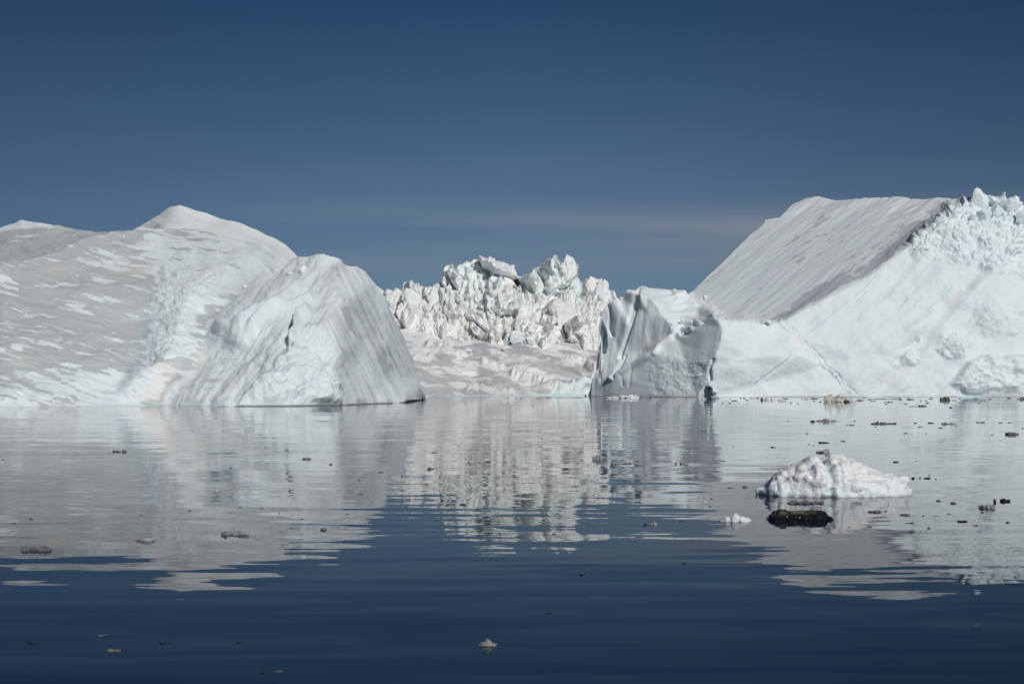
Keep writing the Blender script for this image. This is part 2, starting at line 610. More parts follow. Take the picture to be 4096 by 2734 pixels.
# right face of the nose, leaning back from the water
pts += [(1426, 1072, 346), (1498, 1134, 352), (1555, 1227, 358), (1579, 1280, 364), (1629, 1400, 382), (1670, 1519, 397), (1686, 1576, 402),
        (1460, 1300, 322), (1500, 1450, 318), (1430, 1450, 300), (1560, 1500, 338)]
# front lump and the left flank of the nose
pts += [(1168, 1390, 269), (1091, 1471, 262), (1043, 1538, 257.5), (1235, 1409, 272), (1200, 1500, 263), (1120, 1580, 256), (1300, 1560, 264), (1240, 1590, 260.5),
        (1000, 1420, 274), (900, 1540, 262), (1120, 1300, 281), (1060, 1200, 300), (1180, 1120, 318), (930, 1330, 280), (1240, 1180, 306)]
cre = [[(606, 1041, 345), (630, 1089, 333), (636, 1144, 322), (590, 1210, 311), (560, 1300, 297), (545, 1447, 279), (466, 1598, 262)],
       [(775, 1162, 312), (733, 1210, 303), (721, 1295, 291), (715, 1356, 284), (684, 1416, 276), (515, 1531, 264), (478, 1616, 261)],
       [(1125, 1060, 338), (1030, 1112, 328), (940, 1190, 314), (830, 1283, 302), (824, 1392, 288), (775, 1471, 279), (666, 1537, 270), (633, 1620, 263)],
       [(1297, 1024, 340), (1359, 1050, 336), (1297, 1093, 322), (1350, 1156, 310), (1378, 1203, 303), (1359, 1237, 297), (1292, 1304, 280), (1330, 1366, 277), (1350, 1409, 275), (1340, 1457, 272), (1350, 1524, 269.5), (1359, 1621, 266.6)]]
lbD = Depth(pts, cre, (-720, 860, 1720, 1640), 4, 4)
NOSE = V2 + [(900, 1700), (1800, 1700), (1800, 900), (1260, 900), (1153, 1030)]
LUMP = [(1168, 1388), (1110, 1440), (1091, 1471), (1043, 1538), (980, 1590), (930, 1640), (1365, 1640), (1350, 1514), (1321, 1470), (1270, 1425), (1235, 1409)]
RFACE = SPINE[3:] + [(1360, 1700), (1800, 1700), (1800, 1000), (1380, 1000), (1365, 1050), (1310, 1095)]
RUBBLE = [(640, 1060), (800, 1090), (900, 1110), (800, 1200), (770, 1300), (745, 1400), (600, 1530), (540, 1625), (470, 1625), (545, 1500), (600, 1380), (610, 1250)]


def lb_detail(px, py, P):
    nose = polymask(px, py, NOSE, 18)
    wx, wy = px + 16 * fbm(px / 50, py / 50, 1.7, 3), py + 16 * fbm(px / 50, py / 50, 8.7, 3)
    rf = polymask(wx, wy, RFACE, 24)
    lump = polymask(wx, wy, LUMP, 12)
    rub = polymask(px, py, RUBBLE, 35)
    mound = (1 - nose)
    d = 1.5 * fbm(px / 330, py / 190, 3.1, 3) * mound
    u, v = aniso(px, py, 13, 120, 22)
    d += .24 * fbm(u, v, 1.5, 5, .62) * mound
    # upper ridge: wind-carved ribs
    ribs = polymask(px, py, [(560, 900), (1100, 960), (1150, 1090), (800, 1200), (640, 1080)], 40)
    u, v = aniso(px, py, 30, 190, 55)
    d += 1.0 * fbm(u, v, 4.4, 4, .45) * ribs
    # rubble of the shear zone
    d += rub * (.42 * fbm(px / 34, py / 26, 2.2, 5, .58) + .15 * np.abs(fbm(px / 12, py / 10, 7.7, 2)))
    # folds on the nose's left flank, running down to the left
    fl = nose * (1 - rf) * (1 - lump)
    u, v = aniso(px, py, 125, 260, 62)
    d += fl * .8 * fbm(u, v, 5.5, 3, .45)
    u, v = aniso(px, py, 128, 90, 24)
    d += fl * .14 * fbm(u, v, 6.5, 4, .5)
    d += fl * .40 * fbm(px / 70, py / 50, 8.1, 4, .5)
    # scarp bands across the flank
    for line, a in (([(890, 1300), (960, 1285), (1030, 1240), (1110, 1210), (1180, 1150)], 2.2), ([(1010, 1290), (1090, 1230), (1160, 1222), (1230, 1190)], 1.7),
                    ([(1160, 1345), (1170, 1310), (1185, 1260), (1220, 1245)], 2.6)):
        q, s = linedist(px, py, line)
        d += np.exp(-(q / 26) ** 2) * a * smooth01(.5 + s * q / 8) * nose
    # straight ploughed stripes on the right face
    u, v = aniso(px, py, 64, 900, 30)
    st = fbm(u, v, 3.3, 4, .55)
    u, v = aniso(px, py, 62, 1300, 95)
    st2 = fbm(u, v, 1.3, 2, .5)
    d += rf * (1.2 * st2 + .5 * st + .12 * fbm(px / 40, py / 40, 2.9, 4))
    # lump: soft scoops
    d += lump * (1.5 * fbm(px / 95, py / 80, 9.3, 4, .48) + 1.2)
    # dark overhang crack
    d += -2.6 * polymask(px, py, [(1160, 1340), (1152, 1318), (1163, 1285), (1174, 1275), (1170, 1300), (1176, 1322)], 5)
    # slanting seam low on the far left slope
    q, s = linedist(px, py, [(-10, 1540), (60, 1575), (120, 1605), (146, 1627)])
    d += -.5 * np.exp(-(q / 4) ** 2)
    # tide notch
    yb = np.interp(px, [p[0] for p in lb_bot], [p[1] for p in lb_bot])
    notch = smooth01((px - 850) / 120)
    d += -.8 * notch * smooth01(1 - (yb - py) / 3)
    return d


def lb_attr(px, py, P, n):
    nose = polymask(px, py, NOSE, 18)
    wx, wy = px + 16 * fbm(px / 50, py / 50, 1.7, 3), py + 16 * fbm(px / 50, py / 50, 8.7, 3)
    rf = polymask(wx, wy, RFACE, 24)
    lump = polymask(wx, wy, LUMP, 12)
    rub = polymask(px, py, RUBBLE, 45)
    u, v = aniso(px, py, 15, 110, 17)
    w1 = fbm(u + .6 * fbm(px / 60, py / 60, 6.0, 2), v, 2.6, 4, .6)
    snow = .36 + .16 * fbm(px / 300, py / 120, 4.0, 3) + .33 * w1
    low = smooth01((py - 1440) / 120) * (px < 700)
    snow += .22 * low * (1 - nose)
    snow += rub * .45
    snow += .35 * polymask(px, py, [(560, 895), (1100, 950), (1180, 1090), (800, 1220), (640, 1080), (560, 960)], 50)
    snow = snow * (1 - nose) + nose * .80
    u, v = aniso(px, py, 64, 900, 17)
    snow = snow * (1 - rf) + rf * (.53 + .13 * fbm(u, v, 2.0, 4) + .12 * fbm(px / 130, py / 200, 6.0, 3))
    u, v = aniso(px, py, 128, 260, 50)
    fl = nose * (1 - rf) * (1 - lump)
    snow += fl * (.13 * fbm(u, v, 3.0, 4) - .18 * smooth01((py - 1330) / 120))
    snow = snow * (1 - lump) + lump * 1.5
    # thin white cracks on the right face
    for ln in ([(1420, 1460), (1475, 1540), (1510, 1600)], [(1500, 1200), (1530, 1300), (1535, 1380), (1550, 1450)], [(1400, 1330), (1480, 1450), (1560, 1590)], [(1625, 1400), (1630, 1480), (1632, 1590)]):
        q, s = linedist(px, py, ln)
        snow += .5 * np.exp(-(q / 2.5) ** 2)
    dirt = .55 * polymask(px, py, [(640, 1450), (720, 1440), (700, 1520), (660, 1610), (520, 1615), (600, 1540)], 22)
    dirt += .6 * polymask(px, py, [(790, 1410), (826, 1400), (815, 1470), (765, 1480)], 10)
    for c in ((220, 1080, 60, 18), (500, 1080, 60, 14), (90, 1452, 50, 12), (560, 1075, 40, 20)):
        dirt += .5 * np.exp(-((px - c[0]) / c[2]) ** 2 - ((py - c[1]) / c[3]) ** 2)
    aqua = .45 * np.exp(-((px - 985) / 70) ** 2 - ((py - 1272) / 18) ** 2) + .3 * np.exp(-((px - 1025) / 40) ** 2 - ((py - 1000) / 10) ** 2)
    aqua += .30 * polymask(px, py, [(560, 1300), (640, 1100), (625, 1250), (630, 1360), (540, 1560), (440, 1625), (380, 1600), (520, 1480)], 30)
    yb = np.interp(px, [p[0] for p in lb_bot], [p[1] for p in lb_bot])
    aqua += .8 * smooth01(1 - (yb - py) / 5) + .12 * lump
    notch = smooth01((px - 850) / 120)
    grime_shade = .8 * notch * smooth01(1.2 - (yb - py) / 6)  # wet line plus the undercut's shade, painted dark along the waterline
    return dict(snow=snow, dirt=np.clip(dirt, 0, 1), aqua=np.clip(aqua, 0, 1), grime_shade=grime_shade, calm=.6 * (1 - nose) + nose * (1.0 + .45 * rf))


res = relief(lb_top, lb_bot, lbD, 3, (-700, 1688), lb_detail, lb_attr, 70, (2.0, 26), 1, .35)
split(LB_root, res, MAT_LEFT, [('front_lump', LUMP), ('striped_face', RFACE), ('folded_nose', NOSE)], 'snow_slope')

# slope beyond the crest, far left
rs_top = [(-700, 980), (-200, 925), (0, 913), (40, 897), (91, 888), (150, 892), (224, 901), (303, 915), (380, 919), (436, 921), (520, 930), (600, 960)]
rs_bot = [(-700, 1260), (0, 1090), (300, 1010), (450, 940), (600, 962)]
rsD = Depth([(-700, 1260, 340), (0, 1090, 335), (300, 1010, 362), (450, 945, 385), (600, 962, 400), (-700, 980, 470), (0, 913, 460), (91, 888, 462), (303, 915, 450), (436, 921, 430), (600, 930, 425), (100, 930, 430)], [], (-720, 850, 640, 1300), 4, 4)


def rs_detail(px, py, P):
    u, v = aniso(px, py, 4, 90, 16)
    return 1.0 * fbm(px / 160, py / 60, 2.0, 4) + .5 * fbm(u, v, 1.0, 4)


def rs_attr(px, py, P, n):
    snow = .22 + .2 * fbm(px / 200, py / 40, 8.0, 3) + .9 * polymask(px, py, [(-50, 905), (90, 880), (225, 898), (200, 912), (90, 905), (-50, 935)], 12)
    return dict(snow=snow, dirt=0 * px, aqua=0 * px, grime_shade=0 * px)


def free_relief(top, bot, depth, step, rng, detail, attrf, back, jit, seed, front=0.0):
    """relief whose foot stands behind other ice: no tie to the water line"""
    x0, x1 = rng
    xs = np.arange(x0, x1 + .1, step)
    T, B = np.array(top, float), np.array(bot, float)
    yt = np.interp(xs, T[:, 0], T[:, 1]) + jag(xs, jit[0], jit[1], seed)
    yb = np.maximum(np.interp(xs, B[:, 0], B[:, 1]), yt + 1)
    nr = int((yb - yt).max() / step) + 2
    v = np.linspace(0, 1, nr)[:, None]
    PX = np.repeat(xs[None], nr, 0)
    PY = yb[None] + (yt - yb)[None] * v
    Y = depth(PX, PY)
    P = np.stack([(PX - CX) * Y / F, Y, CAMH + (HY - PY) * Y / F], -1)

    def nrm(P):
        n = np.cross(np.gradient(P, axis=1), np.gradient(P, axis=0))
        return n / (np.linalg.norm(n, axis=-1, keepdims=True) + 1e-12)
    n = nrm(P)
    P = P + toward(n, front) * detail(PX, PY, P)[..., None]
    A = attrf(PX, PY, P, n)
    kb = 12
    rows = []
    for k in range(1, kb + 1):
        t = k / kb
        r = P[-1].copy()
        r[:, 1] += back * t
        r[:, 2] = P[-1][:, 2] * (1 - t ** 1.7) - 3 * t
        rows.append(r)
    low = P[0].copy()
    low[:, 2] = -3
    G = np.concatenate([low[None], P, np.array(rows)], 0)
    R, C = G.shape[:2]
    idx = np.arange(R * C).reshape(R, C)
    q = np.stack([idx[:-1, :-1], idx[:-1, 1:], idx[1:, 1:], idx[1:, :-1]], -1).reshape(-1, 4)
    AN = {k: np.concatenate([a[:1], a, np.repeat(a[-1:], kb, 0)], 0).ravel() for k, a in A.items()}
    PXa = np.concatenate([PX[:1], PX, np.repeat(PX[-1:], kb, 0)], 0).ravel()
    PYa = np.concatenate([PY[:1], PY, np.repeat(PY[-1:], kb, 0)], 0).ravel()
    return G.reshape(-1, 3), q, nrm(G).reshape(-1, 3), AN, PXa[q].mean(1), PYa[q].mean(1)


res = free_relief(rs_top, rs_bot, rsD, 3, (-700, 600), rs_detail, rs_attr, 80, (1.5, 30), 3)
make_mesh('rear_slope', res[0], res[1], MAT_LEFT, res[3], parent=LB_root, normals=res[2], origin=tuple(LB_root.location))

# smooth white peak behind
PK_root = thing('iceberg', (-110, 520, 0), 'smooth white cone-shaped ice peak behind the ridge of the rounded iceberg', 'iceberg')
pk_top = [(430, 975), (500, 940), (554, 906), (600, 879), (636, 859), (660, 840), (678, 830), (718, 821), (751, 829), (806, 847), (878, 874), (969, 901), (1042, 927), (1091, 950),
          (1139, 979), (1173, 1007), (1200, 1034), (1240, 1080)]
pk_bot = [(430, 990), (715, 990), (900, 1010), (1091, 1060), (1240, 1100)]
pkD = Depth([(430, 990, 480), (715, 990, 470), (900, 1010, 468), (1091, 1060, 470), (1240, 1100, 490), (500, 940, 520), (554, 906, 545), (636, 859, 550), (718, 821, 535), (878, 874, 535), (1042, 927, 535), (1173, 1007, 530), (1240, 1080, 515)],
            [[(718, 821, 533), (680, 860, 515), (640, 910, 495), (620, 980, 478)]], (400, 800, 1260, 1120), 4, 6)


def pk_detail(px, py, P):
    u, v = aniso(px, py, 25, 260, 40)
    return 1.0 * fbm(px / 240, py / 120, 1.0, 3) + .35 * fbm(u, v, 2.0, 4)


def pk_attr(px, py, P, n):
    d = .5 * np.exp(-((px - 715) / 14) ** 2 - ((py - 880) / 24) ** 2) + .25 * np.exp(-((px - 870) / 40) ** 2 - ((py - 905) / 10) ** 2) + .15
    g = .15 * np.exp(-((px - 705) / 25) ** 2 - ((py - 893) / 6) ** 2)
    return dict(snow=0 * px + 1.15 - .5 * polymask(px, py, [(500, 940), (640, 858), (690, 826), (660, 880), (630, 960), (560, 960)], 18), dirt=d, aqua=0 * px, grime_shade=g)


res = free_relief(pk_top, pk_bot, pkD, 3, (430, 1240), pk_detail, pk_attr, 60, (1.0, 40), 5)
make_mesh('snow_cone', res[0], res[1], MAT_LEFT, res[3], parent=PK_root, normals=res[2], origin=tuple(PK_root.location))

# ------------------------------------------------------------------ right iceberg
RB_root = thing('iceberg', (140, 620, 0), 'towering white iceberg on the right with a shaded cliff end and a tilted grey ramp', 'iceberg')
rb_top = [(2366, 1586), (2368, 1510), (2380, 1490), (2396, 1464), (2400, 1406), (2402, 1380), (2404, 1299), (2415, 1234), (2426, 1217), (2453, 1205), (2488, 1197.5), (2498, 1178), (2507, 1159), (2520, 1157),
          (2545, 1158), (2560, 1148), (2580, 1145), (2606, 1153), (2675, 1155), (2690, 1156), (2698, 1153), (2710, 1161), (2733, 1161), (2754, 1174.5), (2775, 1157),
          (2798, 1134), (2829, 1104), (2863, 1073), (2886, 1050), (2924, 1015), (3003, 936), (3058, 894), (3062, 881), (3090, 876), (3118, 869), (3142, 846), (3172, 816), (3227, 792),
          (3276, 788.5), (3306, 794), (3385, 800), (3457, 797), (3548, 788), (3591, 785), (3645, 792), (3730, 790), (3800, 793), (3845, 796), (3865, 790), (3888, 779), (3903, 770), (3912, 754.5),
          (3924, 748.5), (3936, 761), (3960, 776), (3991, 777.5), (4051, 785), (4096, 791), (4300, 815), (4600, 900), (4900, 1060), (5100, 1300), (5200, 1560)]
YB = [(2366, 602), (2378, 601), (2445, 594), (2600, 578), (2700, 569), (2790, 563), (2820, 560), (2850, 560), (3421, 566), (4096, 572), (5200, 590)]
rb_bot = [(x, wly(Y)) for x, Y in YB]
W = lambda x: float(np.interp(x, [p[0] for p in YB], [p[1] for p in YB]))
pts = [(x, wly(Y), Y) for x, Y in YB]
pts += [(2368, 1510, 604), (2396, 1464, 607), (2400, 1406, 609), (2404, 1299, 612), (2415, 1234, 613), (2453, 1205, 610), (2488, 1197, 611), (2507, 1159, 609),
        (2445, 1510, 595), (2600, 1372, 596), (2570, 1405, 598), (2640, 1345, 592), (2450, 1330, 609), (2520, 1300, 602), (2600, 1260, 597), (2480, 1420, 604),
        (2740, 1440, 572), (2800, 1400, 567.5), (2650, 1500, 576.5), (2560, 1530, 584), (2815, 1330, 570), (2760, 1390, 574),
        (2560, 1148, 640), (2606, 1153, 645), (2675, 1155, 650), (2698, 1155, 652), (2754, 1174, 655), (2665, 1232, 607), (2690, 1235, 618), (2720, 1262, 614), (2800, 1240, 630), (2725, 1300, 600), (2780, 1285, 598), (2735, 1320, 594),
        (2600, 1172, 618), (2840, 1240, 612)]
# ramp
pts += [(2775, 1157, 664), (2798, 1134, 672), (2863, 1073, 690), (2924, 1015, 700), (3003, 936, 708), (3062, 885, 712), (3142, 846, 716), (3227, 792, 716),
        (3385, 800, 708), (3591, 785, 694), (3730, 790, 672), (3845, 796, 640), (2900, 1262, 602), (3039, 1272, 598), (2850, 1200, 640)]
# front wall, and the frame beyond
pts += [(3400, 1400, 571), (3700, 1300, 579), (4000, 1100, 592), (4096, 900, 608), (4096, 791, 626), (3960, 776, 626), (4400, 820, 640), (4600, 900, 640), (4900, 1060, 640), (5100, 1300, 620), (5200, 1560, 600), (3200, 1420, 566), (3000, 1420, 563.5)]
cre = [[(2545, 1161, 603), (2583, 1172, 602), (2618, 1195, 598), (2645, 1234, 595), (2668, 1268, 591), (2694, 1318, 587), (2698, 1345, 585.5), (2720, 1341, 582), (2752, 1337, 578), (2775, 1314, 576), (2817, 1295, 572.5), (2852, 1264, 568.5), (2867, 1265, 567)],
       [(2445, 1510, 595), (2530, 1460, 590), (2618, 1410, 583), (2637, 1379, 586), (2683, 1349, 585.5)],
       [(2867, 1265, 567), (2888, 1310, 563), (2878, 1368, 561.2), (2861, 1418, 560.5), (2842, 1456, 560.5), (2844, 1510, 560), (2832, 1533, 560.2), (2817, 1560, 560.5)],
       [(2867, 1265, 567), (2900, 1272, 568), (3039, 1282, 573), (3124, 1288, 576), (3245, 1221, 582), (3366, 1160, 587), (3488, 1094, 592), (3636, 979, 600), (3724, 894, 606), (3821, 821, 613), (3894, 776, 622)],
       [(2900, 1262, 602), (3039, 1274, 598), (3110, 1272, 588), (3225, 1203, 590), (3350, 1136, 596), (3470, 1070, 603), (3605, 955, 613), (3700, 870, 622)],
       [(3124, 1288, 576), (3200, 1355, 573), (3300, 1462, 570), (3421, 1587, 566.3)]]
rbD0 = Depth(pts, cre, (2340, 720, 5220, 1600), 3, 2)
# the ramp is one gently warped sheet
_rp = np.array([p for p in pts if p[:2] in {(2754, 1174), (2775, 1157), (2798, 1134), (2863, 1073), (2924, 1015), (3003, 936), (3062, 885), (3142, 846), (3227, 792), (3385, 800), (3591, 785), (3730, 790), (3845, 796)}] + [p for p in cre[4]] + [(3110, 1274, 594), (3350, 1140, 601)])
_qx = lambda x, y: np.stack([x * 0 + 1, (x - 3300) / 500, (y - 1000) / 250, ((x - 3300) / 500) ** 2, ((y - 1000) / 250) * ((x - 3300) / 500)], -1)
_cf = np.linalg.lstsq(_qx(_rp[:, 0], _rp[:, 1]), 1 / _rp[:, 2], rcond=None)[0]
RAMPC = [(2870, 1250), (2775, 1185), (2700, 900), (3000, 700), (3860, 700), (3868, 786), (3805, 822), (3705, 898), (3618, 972), (3472, 1086), (3352, 1150), (3232, 1209), (3116, 1274), (3039, 1272), (2930, 1262)]


def rbD(px, py):
    m = polymask(px + 8 * fbm(px / 60, py / 60, 3.3, 3), py + 8 * fbm(px / 60, py / 60, 7.3, 3), RAMPC, 22)
    return 1 / ((1 - m) / rbD0(px, py) + m * (_qx(px, py) @ _cf))

CREST = [(3636, 979), (3700, 915), (3724, 894), (3821, 821), (3880, 775), (3900, 700), (4300, 700), (4300, 1110), (4096, 1099), (4033, 1075), (3912, 1063), (3839, 1051), (3791, 1009), (3730, 1000), (3670, 1010)]
CRESTTOP = [(3760, 876), (3830, 818), (3890, 770), (3900, 700), (4400, 700), (4400, 930), (4096, 908), (3990, 890), (3880, 880)]
LRUB = [(3810, 1538), (3850, 1480), (3870, 1450), (3950, 1424), (4010, 1430), (4096, 1426), (4400, 1420), (4400, 1600), (3900, 1600), (3930, 1570), (3860, 1572)]
RAMP = [(2754, 1174), (2700, 900), (3000, 700), (3895, 700), (3894, 776), (3821, 821), (3724, 894), (3636, 979), (3488, 1094), (3366, 1160), (3245, 1221), (3124, 1288), (3039, 1280), (2900, 1270), (2850, 1235)]
CLIFF = [(2300, 1700), (2300, 1150), (2507, 1140), (2545, 1161), (2583, 1172), (2618, 1195), (2645, 1234), (2668, 1268), (2694, 1318), (2698, 1345), (2752, 1337), (2775, 1314), (2817, 1295), (2852, 1264), (2867, 1265), (2888, 1310), (2878, 1368), (2861, 1418), (2842, 1456), (2844, 1510), (2832, 1533), (2822, 1560), (2826, 1700)]
SHELF = [(2507, 1140), (2545, 1161), (2583, 1172), (2618, 1195), (2645, 1234), (2668, 1268), (2694, 1318), (2698, 1345), (2752, 1337), (2775, 1314), (2817, 1295), (2852, 1264), (2870, 1262), (2850, 1235), (2754, 1176), (2754, 1120), (2540, 1120)]


def rb_detail(px, py, P):
    ramp_ = polymask(px, py, RAMP, 10)
    crest = polymask(px + 30 * fbm(px / 60, py / 60, 5.5, 3), py + 30 * fbm(px / 60, py / 60, 2.5, 3), CREST, 34)
    ctop = polymask(px, py, CRESTTOP, 8)
    lrub = polymask(px, py, LRUB, 14)
    cliff = polymask(px, py, CLIFF, 5)
    shelf = polymask(px, py, SHELF, 4)
    wall = (1 - ramp_) * (1 - cliff) * (1 - shelf)
    d = wall * (1.5 * fbm(px / 300, py / 240, 1.1, 3) + .35 * fbm(px / 70, py / 60, 3.1, 4, .5))
    u, v = aniso(px, py, -47, 500, 60)
    d += wall * (1 - crest) * .4 * fbm(u, v, 6.1, 3, .5) * smooth01((px - 3250) / 250)
    # slanting grooves up the wall
    for ln, wd, a in (([(3380, 1540), (3430, 1470), (3560, 1340), (3700, 1240)], 24, -.7), ([(3500, 1587), (3560, 1520), (3640, 1440), (3730, 1300), (3840, 1160), (3920, 1070)], 30, -1.0),
                      ([(3590, 1440), (3620, 1400), (3665, 1360)], 12, -1.0), ([(3560, 1060), (3420, 1200), (3240, 1340)], 3.5, -.5), ([(3190, 1400), (3150, 1440), (3020, 1540)], 5, -.35)):
        q, s = linedist(px, py, ln)
        d += a * np.exp(-(q / wd) ** 2)
        d += -a * .7 * np.exp(-((q - wd * 1.6) / wd) ** 2) * (s > 0)
    # raised crack with crumbled lip
    q, s = linedist(px + 9 * fbm(px / 40, py / 40, 1.0, 4, .6), py + 9 * fbm(px / 40, py / 40, 6.0, 4, .6), [(3124, 1288), (3200, 1355), (3300, 1462), (3421, 1590)])
    d += wall * (np.exp(-(q / 6) ** 2) * (.7 + .7 * fbm(px / 14, py / 14, 4.0, 3)) - .9 * np.exp(-((q - 8) / 4) ** 2) * (s < 0))
    # knobs stuck on the wall
    for cx_, cy_, rx, ry, h in ((3815, 1382, 62, 44, 3.2), (3640, 1425, 34, 34, 3.0), (3990, 1290, 100, 60, 1.6), (3960, 1250, 60, 70, 1.2), (4085, 1240, 26, 30, 1.6), (3640, 1180, 80, 26, .8), (3830, 1180, 60, 40, 1.0)):
        a = (px - cx_) / rx
        b = (py - cy_) / ry
        k = smooth01(1.35 - np.hypot(a, b) + .25 * fbm(px / 30, py / 30, cx_, 3))
        d += .7 * h * k * (1 + .4 * fbm(px / 40, py / 36, 2.4, 4, .55))
    # rubble at the crest
    f1, f2, idx, sx, sy = cells(px, py, 420, (3600, 700, 4500, 1120), 4, 1.0)
    ok = crest > 0.001
    blk = smooth01((f2 - f1) / 13)
    rr = np.random.RandomState(5).rand(420)
    d += crest * (1.5 + 1.3 * (blk - .6) * rr[idx] + 1.1 * fbm(px / 34, py / 30, 4.2, 5, .6) + 1.8 * fbm(px / 120, py / 90, 1.9, 3))
    f1, f2, idx, sx, sy = cells(px, py, 45, (3700, 700, 4500, 940), 9, .8)
    rr = np.random.RandomState(6).rand(45)
    d += ctop * (-4.0 + 6.5 * (rr[idx] - .35) * smooth01((f2 - f1) / 16) + .8 * fbm(px / 30, py / 30, 2.0, 4))
    # lumps low on the right
    d += lrub * (2.4 + 1.6 * fbm(px / 90, py / 70, 5.2, 4, .52) + .3 * fbm(px / 24, py / 20, 1.2, 3))
    d += -1.5 * polymask(px, py, [(3840, 1562), (3870, 1572), (3950, 1576), (3930, 1587), (3860, 1587)], 5)
    # ramp: long shallow streaks down the slope, ribs near the brow
    u, v = aniso(px, py, -40, 420, 36)
    d += ramp_ * (.26 * fbm(u, v, 2.7, 4, .5))
    u, v = aniso(px, py, -33, 160, 14)
    d += ramp_ * (.12 * fbm(u, v, 7.7, 3, .6))
    up = smooth01((960 - py) / 130)
    u, v = aniso(px, py, -22, 300, 42)
    d += ramp_ * up * .8 * fbm(u, v, 4.9, 4, .5)
    # cliff: vertical flutes, ledges, pits
    u, v = aniso(px, py, 100, 260, 80)
    bowl = polymask(px, py, [(2700, 1345), (2760, 1335), (2852, 1262), (2890, 1310), (2861, 1418), (2842, 1456), (2780, 1440)], 14)
    d += cliff * (1 - .8 * bowl) * (.5 * fbm(u, v, 3.8, 4, .55)) * (1 - .8 * polymask(px, py, [(2530, 1460), (2618, 1410), (2690, 1350), (2800, 1400), (2850, 1600), (2430, 1600)], 30))
    upl = cliff * smooth01((1480 - py) / 60) * smooth01((2700 - px) / 60)
    u, v = aniso(px, py, 96, 150, 26)
    d += upl * .14 * fbm(u, v, 1.8, 4, .55)
    low = cliff * smooth01((py - 1380) / 60) * smooth01((px - 2560) / 60)
    d += low * .25 * fbm(px / 30, py / 30, 3.2, 4, .6)
    for ln, wd, a in (([(2553, 1165), (2545, 1230), (2525, 1300), (2500, 1370), (2480, 1430)], 6, -1.5), ([(2540, 1170), (2530, 1240), (2515, 1290)], 6, -1.1), ([(2500, 1420), (2470, 1480), (2455, 1510)], 6, -1.0),
                      ([(2430, 1220), (2440, 1260), (2436, 1310), (2450, 1340)], 7, -1.2), ([(2530, 1460), (2520, 1500), (2516, 1540)], 5, -.3), ([(2485, 1500), (2490, 1540)], 5, -.3), ([(2853, 1440), (2838, 1470), (2842, 1520)], 6, -1.8)):
        q, s = linedist(px, py, ln)
        d += a * np.exp(-(q / wd) ** 2)
    q, s = linedist(px, py, [(2445, 1512), (2530, 1462), (2618, 1412), (2640, 1380), (2683, 1350)])
    d += cliff * 1.6 * np.exp(-(q / 9) ** 2)
    q, s = linedist(px, py, [(2740, 1500), (2780, 1504), (2815, 1500)])
    d += cliff * .25 * np.exp(-(q / 5) ** 2) * (1 + fbm(px / 10, py / 20, 1.0, 3))
    d += -4 * polymask(px, py, [(2402, 1300), (2420, 1320), (2425, 1380), (2418, 1408), (2396, 1408)], 7)
    d += -14 * polymask(px, py, [(2796, 1592), (2812, 1558), (2822, 1547), (2838, 1548), (2846, 1556), (2836, 1570), (2822, 1592)], 4)
    d += 1.6 * polymask(px, py, [(2822, 1592), (2838, 1565), (2850, 1556), (2866, 1572), (2872, 1592)], 6) * (1 + fbm(px / 12, py / 12, 1.5, 3))
    # shelf snow
    d += shelf * (1.2 * fbm(px / 90, py / 24, 5.9, 4) + 1.5 * polymask(px, py, [(2690, 1165), (2750, 1185), (2830, 1222), (2770, 1230), (2700, 1205)], 10))
    d += shelf * smooth01((py - 1270) / 25) * 1.2 * fbm(px / 28, py / 20, 3.4, 4, .6)
    # crumbled lip along the brow of the low wall
    q, s = linedist(px, py, [(2880, 1268), (3039, 1280), (3124, 1288)])
    d += np.exp(-(q / 8) ** 2) * (.5 + 1.0 * np.maximum(0, fbm(px / 37, py / 30, 2.2, 4, .65)))
    return d


